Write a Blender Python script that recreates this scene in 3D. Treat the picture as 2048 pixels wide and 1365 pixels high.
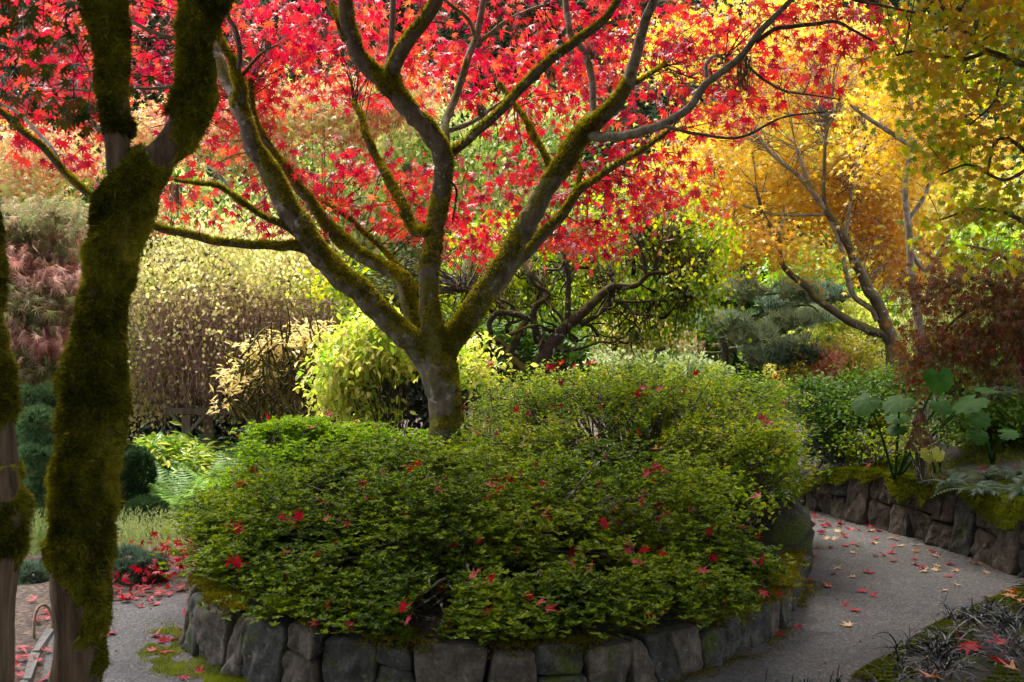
import bpy, math, random
import numpy as np
from mathutils import Vector

SC = bpy.context.scene
COL = SC.collection
for o in list(bpy.data.objects):
    bpy.data.objects.remove(o)
random.seed(5)
R = np.random.default_rng(11)

# ------------------------------------------------------------------ camera, light, exposure
CAM_Z = 1.6
FPX = 2048 * 40 / 36.0
cam = bpy.data.cameras.new('camera')
cam.lens = 40; cam.sensor_width = 36; cam.shift_y = -42.5 / 2048
cam.clip_start = 0.05; cam.clip_end = 2000
cam.dof.use_dof = True; cam.dof.focus_distance = 8.2; cam.dof.aperture_fstop = 9
camo = bpy.data.objects.new('camera', cam); COL.objects.link(camo)
camo.location = (0, 0, CAM_Z); camo.rotation_euler = (math.radians(90), 0, 0)
SC.camera = camo

SUN_TO = Vector((-0.22, 0.42, 0.88)).normalized()      # direction towards the sun
w = bpy.data.worlds.new('World'); SC.world = w; w.use_nodes = True
nt = w.node_tree; nt.nodes.clear()
sky = nt.nodes.new('ShaderNodeTexSky'); sky.sky_type = 'NISHITA'; sky.sun_disc = False
sky.sun_elevation = math.asin(SUN_TO.z); sky.sun_rotation = math.atan2(SUN_TO.x, SUN_TO.y)
sky.dust_density = 4.0; sky.air_density = 1.0; sky.ozone_density = 0.6
hs = nt.nodes.new('ShaderNodeHueSaturation'); hs.inputs['Saturation'].default_value = 0.35
bg = nt.nodes.new('ShaderNodeBackground'); bg.inputs[1].default_value = 0.15
wo = nt.nodes.new('ShaderNodeOutputWorld')
nt.links.new(sky.outputs[0], hs.inputs['Color']); nt.links.new(hs.outputs[0], bg.inputs[0]); nt.links.new(bg.outputs[0], wo.inputs[0])
sl = bpy.data.lights.new('sun', 'SUN'); sl.energy = 1.7; sl.angle = math.radians(20); sl.color = (1.0, 0.95, 0.86)
so = bpy.data.objects.new('sun', sl); COL.objects.link(so)
so.rotation_euler = SUN_TO.to_track_quat('Z', 'Y').to_euler()
SC.view_settings.view_transform = 'Standard'; SC.view_settings.look = 'None'
SC.view_settings.gamma = 1; SC.view_settings.exposure = 2.5
cy = SC.cycles
cy.max_bounces = 7; cy.diffuse_bounces = 3; cy.glossy_bounces = 2; cy.transmission_bounces = 4; cy.transparent_max_bounces = 4
cy.sample_clamp_indirect = 6.0

# ------------------------------------------------------------------ helpers
def P(px, py, d):
    """A point on the ray through a place of the photograph, d metres in front of the camera plane."""
    return np.array([(px - 1024) / FPX * d, d, CAM_Z - (py - 640) / FPX * d])

def tag(o, label=None, cat=None, group=None, kind=None):
    if label: o['label'] = label
    if cat: o['category'] = cat
    if group: o['group'] = group
    if kind: o['kind'] = kind
    return o

def thing(name, label, cat, loc, group=None):
    o = bpy.data.objects.new(name, None); COL.objects.link(o)
    o.location = [float(v) for v in loc]; o.empty_display_size = 0.1
    return tag(o, label, cat, group)

def wloc(o):
    v = np.zeros(3)
    while o is not None:
        v += np.array(o.location); o = o.parent
    return v

class MB:
    """Collects geometry for ONE mesh."""
    def __init__(s): s.V = []; s.L = []; s.T = []; s.n = 0
    def add(s, V, flat, lens):
        V = np.asarray(V, float).reshape(-1, 3)
        s.V.append(V); s.L.append(np.asarray(flat, np.int64) + s.n); s.T.append(np.asarray(lens, np.int64)); s.n += len(V)
    def faces(s, V, F):
        s.add(V, [i for f in F for i in f], [len(f) for f in F])
    def inst(s, tm, pos, rot, scl):
        tv, tf = tm
        N = len(pos)
        if N == 0: return
        n = len(tv); scl = np.asarray(scl, float)
        loc = tv[None] * (scl[:, None, None] if scl.ndim == 1 else scl[:, None, :])
        V = np.einsum('kij,knj->kni', rot, loc) + pos[:, None, :]
        flat = np.concatenate([np.array(f) for f in tf]); lens = np.array([len(f) for f in tf])
        s.add(V, (flat[None] + (np.arange(N) * n)[:, None]).ravel(), np.tile(lens, N))
    def build(s, name, mat, parent=None, smooth=False):
        V = np.concatenate(s.V); L = np.concatenate(s.L); T = np.concatenate(s.T)
        if parent is not None: V = V - wloc(parent)
        me = bpy.data.meshes.new(name)
        me.vertices.add(len(V)); me.vertices.foreach_set('co', V.astype(np.float32).ravel())
        me.loops.add(len(L)); me.loops.foreach_set('vertex_index', L.astype(np.int32))
        me.polygons.add(len(T))
        me.polygons.foreach_set('loop_start', (np.cumsum(T) - T).astype(np.int32))
        me.polygons.foreach_set('loop_total', T.astype(np.int32))
        me.polygons.foreach_set('use_smooth', np.full(len(T), smooth))
        me.update(calc_edges=True)
        me.materials.append(mat)
        o = bpy.data.objects.new(name, me); COL.objects.link(o)
        if parent is not None: o.parent = parent
        return o

def nrm(v): return v / np.maximum(np.linalg.norm(v, axis=-1, keepdims=True), 1e-9)
def frame(t, n):
    """Rotation matrices with y along t and z near n."""
    y = nrm(t); x = nrm(np.cross(y, n)); z = np.cross(x, y)
    return np.stack([x, y, z], axis=-1)
_W = [(nrm(R.normal(size=3)) * (1 + 0.35 * k), R.uniform(0, 6.28)) for k in range(9)]
def nz(p, sc):
    """Smooth cheap noise in about -1..1."""
    p = np.asarray(p) * sc; v = 0
    for i, (wv, ph) in enumerate(_W):
        v = v + np.sin(p @ (wv * 1.9) + ph + 1.3 * np.sin(p @ _W[(i + 3) % 9][0] * 1.3 + ph * 2)) / (1 + 0.25 * i)
    return v / 3.2

def catmull(pts, m):
    pts = np.asarray(pts, float)
    if len(pts) == 2: pts = np.array([pts[0], (pts[0] + pts[1]) / 2, pts[1]])
    q = np.vstack([2 * pts[0] - pts[1], pts, 2 * pts[-1] - pts[-2]])
    k = len(pts) - 1; t = np.linspace(0, k, m); i = np.minimum(t.astype(int), k - 1); f = (t - i)[:, None]
    a, b, c, d = q[i], q[i + 1], q[i + 2], q[i + 3]
    return 0.5 * (2 * b + (c - a) * f + (2 * a - 5 * b + 4 * c - d) * f ** 2 + (3 * b - a - 3 * c + d) * f ** 3)

class Tube:
    def __init__(s, pts, m=None, sides=8, wob=0.0):
        """pts: rows (x, y, z, radius)."""
        pts = np.asarray(pts, float)
        ln = np.linalg.norm(np.diff(pts[:, :3], axis=0), axis=1).sum()
        m = m or max(6, int(ln / 0.035)); c = catmull(pts, m)
        s.c = c[:, :3]; s.r = np.maximum(c[:, 3], 0.0012); s.sides = sides; s.len = ln
        if wob: s.c = s.c + np.stack([nz(s.c + 9, 6), nz(s.c + 31, 6), nz(s.c + 57, 6)], 1) * wob * s.r[:, None]
        t = nrm(np.gradient(s.c, axis=0)); s.t = t
        n = np.zeros_like(t); v = np.cross(t[0], [0.3, 0.8, 0.52]); v /= np.linalg.norm(v)
        for i in range(m):
            v = v - t[i] * (v @ t[i]); v /= max(np.linalg.norm(v), 1e-9); n[i] = v
        s.n = n; s.b = np.cross(t, n)
    def verts(s, rad=None):
        a = np.arange(s.sides) * 2 * np.pi / s.sides
        dirs = s.n[:, None] * np.cos(a)[None, :, None] + s.b[:, None] * np.sin(a)[None, :, None]
        r = s.r[:, None] if rad is None else rad
        return s.c[:, None] + dirs * r[..., None]
    def into(s, mb, rad=None):
        V = s.verts(rad); m, k = V.shape[:2]
        i = np.arange(m - 1)[:, None] * k; j = np.arange(k)[None]; j2 = (j + 1) % k
        q = np.stack([i + j, i + j2, i + k + j2, i + k + j], -1).reshape(-1, 4)
        flat = np.concatenate([q.ravel(), np.arange(k)[::-1], (m - 1) * k + np.arange(k)])
        mb.add(V.reshape(-1, 3), flat, [4] * len(q) + [k, k])
        return s
    def sample(s, N):
        """N random surface points: centre index, direction, tangent."""
        cum = np.cumsum(s.r); u = R.uniform(0, cum[-1], N); i = np.searchsorted(cum, u); i = np.minimum(i, len(s.c) - 1)
        a = R.uniform(0, 2 * np.pi, N)
        d = s.n[i] * np.cos(a)[:, None] + s.b[i] * np.sin(a)[:, None]
        j = s.t[i] * R.uniform(-0.5, 0.5, N)[:, None] * (s.len / len(s.c))
        return i, d, s.c[i] + j, s.r[i]

def px_tube(pts, d=None, sides=8, wob=0.0, k=1.0, m=None):
    """pts: (px, py, width_px[, depth])."""
    out = []
    for p in pts:
        dd = p[3] if len(p) > 3 else d
        q = P(p[0], p[1], dd); out.append((q[0], q[1], q[2], p[2] / 2 / FPX * dd * k))
    return Tube(out, m=m, sides=sides, wob=wob)

# ------------------------------------------------------------------ leaf shapes
def star(tips, notch, droop=0.18, back=0.08):
    """A palmate leaf: tips (angle deg from +y, length)."""
    tv = [(0, 0, 0)]; tf = []
    out = [(-180, back)]
    for i, (a, l) in enumerate(tips):
        if i: out.append(((a + tips[i - 1][0]) / 2, notch * (l + tips[i - 1][1]) / 2))
        out.append((a, l))
    out.append((180, back))
    for a, l in out:
        r = math.radians(a); tv.append((math.sin(r) * l, math.cos(r) * l, -droop * l * l))
    for i in range(len(tips)):
        tf.append((0, 1 + 2 * i, 2 + 2 * i, 3 + 2 * i))
    return np.array(tv), tf
MAPLE = star([(-128, .42), (-82, .74), (-40, .94), (0, 1.0), (40, .94), (82, .74), (128, .42)], .36)
MAPLE5 = star([(-110, .6), (-55, .9), (0, 1.0), (55, .9), (110, .6)], .34)
LACE = star([(-100, .6), (-60, .8), (-28, .95), (0, 1.0), (28, .95), (60, .8), (100, .6)], .2, .35)
FULLMOON = star([(-140, .5), (-100, .72), (-64, .88), (-31, .97), (0, 1.0), (31, .97), (64, .88), (100, .72), (140, .5)], .48, .2)
OVAL = (np.array([(0, 0, 0), (.24, .3, .05), (.22, .66, .05), (0, 1, -.06), (-.22, .66, .05), (-.24, .3, .05)]), [(0, 1, 2, 3), (0, 3, 4, 5)])
BROAD = (np.array([(0, 0, 0), (.36, .3, .06), (.28, .68, .05), (0, 1, -.08), (-.28, .68, .05), (-.36, .3, .06)]), [(0, 1, 2, 3), (0, 3, 4, 5)])
LANCE = (np.array([(0, 0, 0), (.13, .35, .03), (.1, .7, 0), (0, 1, -.12), (-.1, .7, 0), (-.13, .35, .03)]), [(0, 1, 2, 3), (0, 3, 4, 5)])
DIAMOND = (np.array([(0, 0, 0), (.38, .4, .03), (0, 1, 0), (-.38, .4, .03)]), [(0, 1, 2), (0, 2, 3)])
def needles(n, spread, wd, seed):
    r = np.random.default_rng(seed); tv = []; tf = []
    for i in range(n):
        a = r.uniform(0, 6.28); e = r.uniform(0, spread); d = np.array([math.sin(e) * math.cos(a), math.cos(e), math.sin(e) * math.sin(a)])
        sd = nrm(np.cross(d, r.normal(size=3))) * wd; l = r.uniform(.7, 1.05)
        b = len(tv); tv += [tuple(-sd), tuple(sd), tuple(d * l)]; tf.append((b, b + 1, b + 2))
    return np.array(tv), tf
PINE = needles(15, 1.15, .05, 1)
SPRIG = needles(7, .9, .09, 2)
TUFT = needles(5, 1.0, .10, 3)
BLADE3 = needles(3, .5, .05, 4)
def spray():
    tv = [(0, 0, 0)]; tf = []
    for sgn in (-1, 1):
        for k in range(4):
            y = .12 + .2 * k; b = len(tv); l = .34 - .06 * k
            tv += [(0, y, 0), (sgn * l, y + .2, -.06), (0, y + .13, 0)]; tf.append((b, b + 1, b + 2))
    b = len(tv); tv += [(-.02, 0, 0), (.02, 0, 0), (0, 1.05, -.1)]; tf.append((b, b + 1, b + 2))
    return np.array(tv), tf
SPRAY = spray()

def orient(N, droop=40, sd=18, az=None, wob=.45, out=None):
    a = R.uniform(0, 2 * np.pi, N) if az is None else az
    e = -np.radians(R.normal(droop, sd, N))
    t = np.stack([np.cos(a) * np.cos(e), np.sin(a) * np.cos(e), np.sin(e)], 1)
    n = np.array([0, 0, 1.0]) + R.normal(0, wob, (N, 3))
    return frame(t, n)

def cloud(regs, ncl, per, rc, flat=.5, jit=1.0, shell=0.0):
    """Leaf positions in clumps inside ellipsoids. regs: (px, py, rx_px, ry_px, depth, depth_radius[, weight])."""
    wts = np.array([r[2] * r[3] * (r[6] if len(r) > 6 else 1.0) for r in regs]); wts = wts / wts.sum()
    k = R.choice(len(regs), ncl, p=wts)
    v = nrm(R.normal(size=(ncl, 3))) * (shell + (1 - shell) * R.uniform(0, 1, (ncl, 1))) ** (1 / 3.)
    cen = np.array([P(r[0], r[1], r[4]) for r in regs])[k]
    rad = np.array([(r[2] / FPX * r[4], r[5], r[3] / FPX * r[4]) for r in regs])[k]
    cl = cen + v * rad
    npp = np.maximum(1, R.poisson(per, ncl)); idx = np.repeat(np.arange(ncl), npp)
    off = R.normal(0, rc, (len(idx), 3)) * np.array([1, 1, flat]) * R.uniform(.6, 1.3, ncl)[idx][:, None]
    return cl[idx] + off, cl, idx

def twigs(mb, cl, samples, r0=.006, sag=.1, frac=1.0, sides=4):
    """A thin curved twig from the nearest limb sample to each clump."""
    S = np.asarray(samples)
    for c in cl:
        if R.random() > frac: continue
        dist = np.linalg.norm(S - c, axis=1) + R.uniform(0, .7, len(S)); b = S[np.argmin(dist)]
        ln = np.linalg.norm(c - b)
        if ln < .05: continue
        mid = (b * .6 + c * .4) + np.array([0, 0, sag * ln]) + R.normal(0, .09 * ln, 3)
        m2 = (b * .25 + c * .75) + np.array([0, 0, sag * ln * .7]) + R.normal(0, .06 * ln, 3)
        f = min(1.0, .5 + ln)
        Tube([(*b, r0 * f), (*mid, r0 * .75 * f), (*m2, r0 * .5 * f), (*c, r0 * .25)], m=7, sides=sides).into(mb)

# ------------------------------------------------------------------ materials
def newmat(name):
    m = bpy.data.materials.new(name); m.use_nodes = True; m.node_tree.nodes.clear()
    return m, m.node_tree.nodes, m.node_tree.links
def ramp(nd, stops):
    r = nd.new('ShaderNodeValToRGB'); e = r.color_ramp.elements
    while len(e) > 1: e.remove(e[-1])
    for i, (p, c) in enumerate(stops):
        q = e[0] if i == 0 else e.new(p)
        q.position = p; q.color = (*c, 1)
    return r
def noise_node(nd, lk, scale, detail=4, coord=None, rough=.55):
    n = nd.new('ShaderNodeTexNoise'); n.inputs['Scale'].default_value = scale; n.inputs['Detail'].default_value = detail; n.inputs['Roughness'].default_value = rough
    if coord is not None: lk.new(coord, n.inputs['Vector'])
    return n
def math_node(nd, lk, op, a, b, clamp=False):
    n = nd.new('ShaderNodeMath'); n.operation = op; n.use_clamp = clamp
    for i, v in enumerate((a, b)):
        if isinstance(v, (int, float)): n.inputs[i].default_value = v
        else: lk.new(v, n.inputs[i])
    return n.outputs[0]
def mixc(nd, lk, fac, a, b):
    n = nd.new('ShaderNodeMix'); n.data_type = 'RGBA'
    for i, v in ((0, fac), (6, a), (7, b)):
        if isinstance(v, (int, float)): n.inputs[i].default_value = v
        elif isinstance(v, tuple): n.inputs[i].default_value = (*v, 1)
        else: lk.new(v, n.inputs[i])
    return n.outputs[2]

def leaf_mat(name, cols, trans=.45, rough=.42, spec=.5, vary=.55, vscale=1.1, tgain=1.25):
    m, nd, lk = newmat(name)
    out = nd.new('ShaderNodeOutputMaterial'); g = nd.new('ShaderNodeNewGeometry'); tc = nd.new('ShaderNodeTexCoord')
    n = noise_node(nd, lk, vscale, 2, tc.outputs['Object'])
    f = math_node(nd, lk, 'MULTIPLY_ADD', g.outputs['Random Per Island'], .75)
    f.node.inputs[2].default_value = .125
    s = math_node(nd, lk, 'SUBTRACT', n.outputs['Fac'], .5)
    s = math_node(nd, lk, 'MULTIPLY', s, vary * 2.2)
    f = math_node(nd, lk, 'ADD', f, s, True)
    k = len(cols); r = ramp(nd, [((i + .5) / k, c) for i, c in enumerate(cols)]); lk.new(f, r.inputs[0])
    p = nd.new('ShaderNodeBsdfPrincipled'); p.inputs['Roughness'].default_value = rough; p.inputs['Specular IOR Level'].default_value = spec
    lk.new(r.outputs[0], p.inputs['Base Color'])
    t = nd.new('ShaderNodeBsdfTranslucent'); h = nd.new('ShaderNodeHueSaturation')
    h.inputs['Saturation'].default_value = 1.1; h.inputs['Value'].default_value = tgain
    lk.new(r.outputs[0], h.inputs['Color']); lk.new(h.outputs[0], t.inputs['Color'])
    mx = nd.new('ShaderNodeMixShader'); mx.inputs[0].default_value = trans
    lk.new(p.outputs[0], mx.inputs[1]); lk.new(t.outputs[0], mx.inputs[2]); lk.new(mx.outputs[0], out.inputs[0])
    return m

def bark_mat(name, dark, light, lichen=.0, moss=.0, stretch=(1, 1, .25), scale=14, bump=.5):
    m, nd, lk = newmat(name)
    out = nd.new('ShaderNodeOutputMaterial'); tc = nd.new('ShaderNodeTexCoord'); mp = nd.new('ShaderNodeMapping')
    mp.inputs['Scale'].default_value = stretch; lk.new(tc.outputs['Object'], mp.inputs['Vector'])
    n1 = noise_node(nd, lk, scale, 8, mp.outputs[0], .65)
    c = ramp(nd, [(.3, dark), (.7, light)]); lk.new(n1.outputs['Fac'], c.inputs[0]); col = c.outputs[0]
    if lichen:
        n2 = noise_node(nd, lk, 16, 5, tc.outputs['Object'], .6)
        r2 = ramp(nd, [(.62 - .2 * lichen, (0, 0, 0)), (.66 - .2 * lichen, (1, 1, 1))]); lk.new(n2.outputs['Fac'], r2.inputs[0])
        col = mixc(nd, lk, r2.outputs[0], col, (.24, .235, .2))
    if moss:
        g = nd.new('ShaderNodeNewGeometry'); sp = nd.new('ShaderNodeSeparateXYZ'); lk.new(g.outputs['Normal'], sp.inputs[0])
        n3 = noise_node(nd, lk, 5, 5, tc.outputs['Object'], .6)
        v = math_node(nd, lk, 'MULTIPLY_ADD', sp.outputs['Z'], .28); v.node.inputs[2].default_value = .0
        v = math_node(nd, lk, 'ADD', v, n3.outputs['Fac'])
        r3 = ramp(nd, [(.66 - .3 * moss, (0, 0, 0)), (.76 - .3 * moss, (1, 1, 1))]); lk.new(v, r3.inputs[0])
        n4 = noise_node(nd, lk, 60, 4, tc.outputs['Object'], .7)
        mc = ramp(nd, [(.3, (.035, .034, .006)), (.7, (.15, .135, .018))]); lk.new(n4.outputs['Fac'], mc.inputs[0])
        col = mixc(nd, lk, r3.outputs[0], col, mc.outputs[0])
    p = nd.new('ShaderNodeBsdfPrincipled'); p.inputs['Roughness'].default_value = .85; p.inputs['Specular IOR Level'].default_value = .25
    lk.new(col, p.inputs['Base Color'])
    b = nd.new('ShaderNodeBump'); b.inputs['Strength'].default_value = bump; b.inputs['Distance'].default_value = .02
    lk.new(n1.outputs['Fac'], b.inputs['Height']); lk.new(b.outputs[0], p.inputs['Normal']); lk.new(p.outputs[0], out.inputs[0])
    return m

def ground_mat(name, stops, scale, bump=.4, rough=.9, speck=None, moss=None, vor=None, spec=.3, fine=0):
    """Noise-coloured ground; speck = (scale, stops) for gravel cells; moss = (threshold, scale) patches."""
    m, nd, lk = newmat(name)
    out = nd.new('ShaderNodeOutputMaterial'); tc = nd.new('ShaderNodeTexCoord')
    n1 = noise_node(nd, lk, scale, 8, tc.outputs['Object'], .65)
    c = ramp(nd, stops); lk.new(n1.outputs['Fac'], c.inputs[0]); col = c.outputs[0]; hgt = n1.outputs['Fac']
    if fine:
        nf = noise_node(nd, lk, 70, 6, tc.outputs['Object'], .7); hgt = math_node(nd, lk, 'MULTIPLY_ADD', nf.outputs['Fac'], .5); lk.new(n1.outputs['Fac'], hgt.node.inputs[2])
        rf = ramp(nd, [(.3, (.55, .55, .55)), (.7, (1.4, 1.4, 1.4))]); lk.new(nf.outputs['Fac'], rf.inputs[0])
        mm = nd.new('ShaderNodeMix'); mm.data_type = 'RGBA'; mm.blend_type = 'MULTIPLY'; mm.inputs[0].default_value = 1.0; lk.new(col, mm.inputs[6]); lk.new(rf.outputs[0], mm.inputs[7]); col = mm.outputs[2]
        nl = noise_node(nd, lk, 24, 5, tc.outputs['Object'], .65); rl = ramp(nd, [(.62, (0, 0, 0)), (.68, (1, 1, 1))]); lk.new(nl.outputs['Fac'], rl.inputs[0]); col = mixc(nd, lk, rl.outputs[0], col, (.15, .15, .125))
    if speck:
        v = nd.new('ShaderNodeTexVoronoi'); v.inputs['Scale'].default_value = speck[0]; lk.new(tc.outputs['Object'], v.inputs['Vector'])
        sp = nd.new('ShaderNodeSeparateColor'); lk.new(v.outputs['Color'], sp.inputs[0])
        r = ramp(nd, speck[1]); lk.new(sp.outputs[0], r.inputs[0])
        col = mixc(nd, lk, .72, col, r.outputs[0]); hgt = math_node(nd, lk, 'SUBTRACT', hgt, v.outputs['Distance'])
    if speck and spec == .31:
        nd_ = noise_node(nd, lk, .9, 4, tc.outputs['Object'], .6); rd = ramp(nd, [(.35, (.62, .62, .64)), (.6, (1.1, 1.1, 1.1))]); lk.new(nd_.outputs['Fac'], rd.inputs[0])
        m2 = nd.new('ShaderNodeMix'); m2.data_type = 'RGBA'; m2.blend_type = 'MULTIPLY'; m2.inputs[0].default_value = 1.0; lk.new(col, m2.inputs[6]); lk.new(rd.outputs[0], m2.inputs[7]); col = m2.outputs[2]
    if moss:
        n3 = noise_node(nd, lk, moss[1], 6, tc.outputs['Object'], .65)
        r3 = ramp(nd, [(moss[0], (0, 0, 0)), (moss[0] + .08, (1, 1, 1))]); lk.new(n3.outputs['Fac'], r3.inputs[0])
        n4 = noise_node(nd, lk, 90, 3, tc.outputs['Object'], .7)
        mc = ramp(nd, [(.3, (.02, .028, .004)), (.7, (.07, .085, .012))]); lk.new(n4.outputs['Fac'], mc.inputs[0])
        col = mixc(nd, lk, r3.outputs[0], col, mc.outputs[0])
    p = nd.new('ShaderNodeBsdfPrincipled'); p.inputs['Roughness'].default_value = rough; p.inputs['Specular IOR Level'].default_value = spec
    lk.new(col, p.inputs['Base Color'])
    b = nd.new('ShaderNodeBump'); b.inputs['Strength'].default_value = bump; b.inputs['Distance'].default_value = .01
    lk.new(hgt, b.inputs['Height']); lk.new(b.outputs[0], p.inputs['Normal']); lk.new(p.outputs[0], out.inputs[0])
    return m

M = {}
M['red'] = leaf_mat('red maple leaf', [(.17, .014, .034), (.34, .03, .05), (.49, .05, .062), (.54, .075, .068), (.55, .14, .07)], .52, .36, .5, .5)
M['redfall'] = leaf_mat('fallen red leaf', [(.17, .006, .012), (.3, .01, .02), (.36, .014, .022)], .25, .5, .22, .3, 3)
M['tanfall'] = leaf_mat('fallen tan leaf', [(.42, .2, .06), (.5, .3, .13), (.45, .33, .2)], .2, .5, .4, .3, 3)
M['orangefall'] = leaf_mat('fallen orange leaf', [(.35, .08, .015), (.42, .13, .02)], .2, .45, .4, .3, 3)
M['amber'] = leaf_mat('amber maple leaf', [(.5, .28, .04), (.62, .39, .06), (.64, .47, .09), (.6, .5, .15)], .52, .45, .3, .6, .8)
M['orange'] = leaf_mat('orange maple leaf', [(.5, .22, .05), (.58, .3, .06), (.6, .4, .1)], .5, .45, .3, .5, .8)
M['ygmaple'] = leaf_mat('yellow green maple leaf', [(.13, .21, .02), (.24, .31, .025), (.38, .38, .035), (.47, .37, .05), (.46, .25, .05)], .52, .45, .3, .6, 1.4)
M['salmon'] = leaf_mat('salmon maple leaf', [(.4, .13, .09), (.48, .23, .12), (.46, .33, .13), (.28, .34, .09)], .45, .45, .3, .7, 1.2)
M['pink'] = leaf_mat('pink lace leaf', [(.36, .23, .16), (.5, .31, .25), (.55, .39, .33), (.52, .2, .15)], .45, .45, .3, .5, 1.5)
M['olive'] = leaf_mat('olive brown lace leaf', [(.12, .15, .05), (.2, .2, .09), (.28, .2, .12)], .45, .45, .3, .5, 1.5)
M['darklace'] = leaf_mat('rust brown lace leaf', [(.065, .045, .016), (.12, .062, .024), (.16, .08, .028), (.14, .02, .016)], .48, .45, .3, .5, 1.5)
M['birch'] = leaf_mat('birch leaf', [(.3, .35, .1), (.48, .46, .14), (.58, .5, .2), (.62, .52, .3)], .5, .42, .4, .4, 1.2)
M['palegreen'] = leaf_mat('pale green leaf', [(.07, .14, .025), (.17, .26, .045), (.34, .38, .1), (.46, .42, .18)], .45, .42, .4, .8, 1.1)
M['cream'] = leaf_mat('cream yellow leaf', [(.48, .38, .12), (.56, .46, .2), (.58, .44, .22)], .5, .42, .4, .3)
M['peony'] = leaf_mat('bright yellow leaf', [(.19, .33, .04), (.38, .45, .065), (.52, .52, .11), (.57, .49, .17)], .5, .42, .3, .5, 2.2)
M['gnarl'] = leaf_mat('yellow green small leaf', [(.08, .17, .014), (.2, .3, .02), (.35, .39, .03), (.44, .39, .06)], .5, .4, .35, .6, 1.0)
M['brightgreen'] = leaf_mat('bright green leaf', [(.08, .19, .015), (.18, .3, .03), (.3, .36, .05)], .5, .4, .5, .5, 1.0)
M['yellowshrub'] = leaf_mat('soft yellow shrub leaf', [(.22, .24, .03), (.42, .36, .05), (.5, .4, .12)], .5, .45, .4, .5, 1.0)
M['beige'] = leaf_mat('beige pink leaf', [(.3, .2, .1), (.42, .26, .16), (.4, .34, .2), (.24, .3, .1)], .45, .45, .4, .5, 1.4)
M['white'] = leaf_mat('variegated leaf', [(.2, .32, .1), (.4, .48, .22), (.5, .52, .3)], .45, .4, .5, .5, 1.4)
M['azalea'] = leaf_mat('azalea leaf', [(.026, .05, .005), (.066, .118, .008), (.135, .2, .012), (.225, .265, .017)], .43, .5, .12, .6, 1.6)
M['azaleay'] = leaf_mat('yellowing azalea leaf', [(.055, .13, .009), (.14, .235, .014), (.25, .33, .02), (.4, .38, .04)], .45, .5, .13, .5, 1.6)
M['azaleal'] = leaf_mat('light azalea leaf', [(.11, .23, .015), (.22, .36, .025), (.34, .44, .035)], .45, .5, .15, .45, 1.6)
M['rhodo'] = leaf_mat('lance leaf', [(.07, .16, .02), (.16, .28, .03), (.28, .37, .05), (.4, .4, .09)], .4, .36, .4, .4, 2)
M['conifer'] = leaf_mat('conifer spray', [(.018, .042, .016), (.04, .08, .028), (.085, .13, .045)], .2, .55, .3, .6, .4)
M['cypress'] = leaf_mat('dwarf conifer sprig', [(.06, .13, .05), (.12, .22, .09), (.19, .3, .13)], .25, .55, .2, .4, 4)
M['cypressd'] = leaf_mat('dark dwarf conifer sprig', [(.018, .05, .016), (.04, .085, .028), (.07, .13, .045)], .2, .55, .2, .4, 4)
M['bluegreen'] = leaf_mat('blue green sprig', [(.05, .09, .06), (.09, .14, .095), (.14, .19, .12)], .25, .5, .2, .4, 4)
M['pine'] = leaf_mat('pine needle', [(.12, .18, .11), (.23, .31, .19), (.34, .41, .25), (.4, .4, .2)], .3, .5, .2, .6, 3)
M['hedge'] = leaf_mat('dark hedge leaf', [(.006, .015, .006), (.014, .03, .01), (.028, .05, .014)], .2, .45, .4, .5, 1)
M['midgreen'] = leaf_mat('mid green leaf', [(.025, .06, .009), (.06, .125, .014), (.12, .19, .024)], .4, .55, .15, .5, 1.2)
M['fern'] = leaf_mat('fern leaf', [(.08, .17, .04), (.15, .26, .07), (.24, .34, .1)], .4, .55, .2, .4, 2)
M['silverfern'] = leaf_mat('silver fern leaf', [(.035, .07, .04), (.06, .1, .06), (.1, .13, .085)], .3, .6, .15, .4, 2)
M['heather'] = leaf_mat('heather sprig', [(.18, .26, .08), (.28, .35, .12), (.38, .4, .17)], .35, .5, .3, .4, 2)
M['bigleaf'] = leaf_mat('large green leaf', [(.014, .048, .008), (.025, .072, .01), (.04, .095, .016)], .3, .6, .08, .6, 14)
M['yellowheart'] = leaf_mat('yellow heart leaf', [(.24, .27, .03), (.3, .3, .04)], .35, .42, .5, .3, 2)
M['moss'] = leaf_mat('moss', [(.05, .047, .006), (.13, .113, .011), (.23, .19, .02)], .35, .8, .1, .7, 7)
M['mossf'] = leaf_mat('shaggy olive moss', [(.04, .042, .005), (.12, .12, .01), (.2, .19, .018), (.32, .3, .03)], .35, .8, .1, 1.1, 7)
M['mossgold'] = leaf_mat('gold green moss', [(.09, .09, .008), (.25, .23, .02), (.42, .37, .05)], .4, .8, .1, .8, 8)
M['mossg'] = leaf_mat('green moss', [(.05, .065, .006), (.12, .14, .012), (.2, .21, .02)], .35, .8, .1, .6, 5)
M['mossl'] = leaf_mat('bright moss', [(.09, .12, .01), (.18, .22, .02), (.28, .3, .04)], .35, .8, .1, .6, 5)
M['mondo'] = leaf_mat('black grass blade', [(.003, .003, .003), (.005, .005, .006), (.011, .011, .011)], .05, .35, .3, .4, 5)
M['lichen'] = leaf_mat('hanging lichen', [(.16, .15, .09), (.26, .24, .16)], .3, .7, .2, .3, 5)
M['bark'] = bark_mat('maple bark', (.045, .036, .026), (.17, .138, .1), .1, .66, (1, 1, .6), 18)
M['barktop'] = bark_mat('pale maple bark', (.08, .07, .055), (.26, .235, .19), .6, .3, (1, 1, .6), 18)
M['barkdark'] = bark_mat('dark branch bark', (.035, .028, .02), (.12, .095, .07), .2, .45, (1, 1, .6), 16)
M['barkold'] = bark_mat('fissured bark', (.02, .012, .007), (.2, .135, .08), 0, .14, (1, 1, .09), 42, 1.0)
M['twig'] = bark_mat('twig bark', (.03, .022, .016), (.09, .065, .045), .3, .0)
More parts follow.
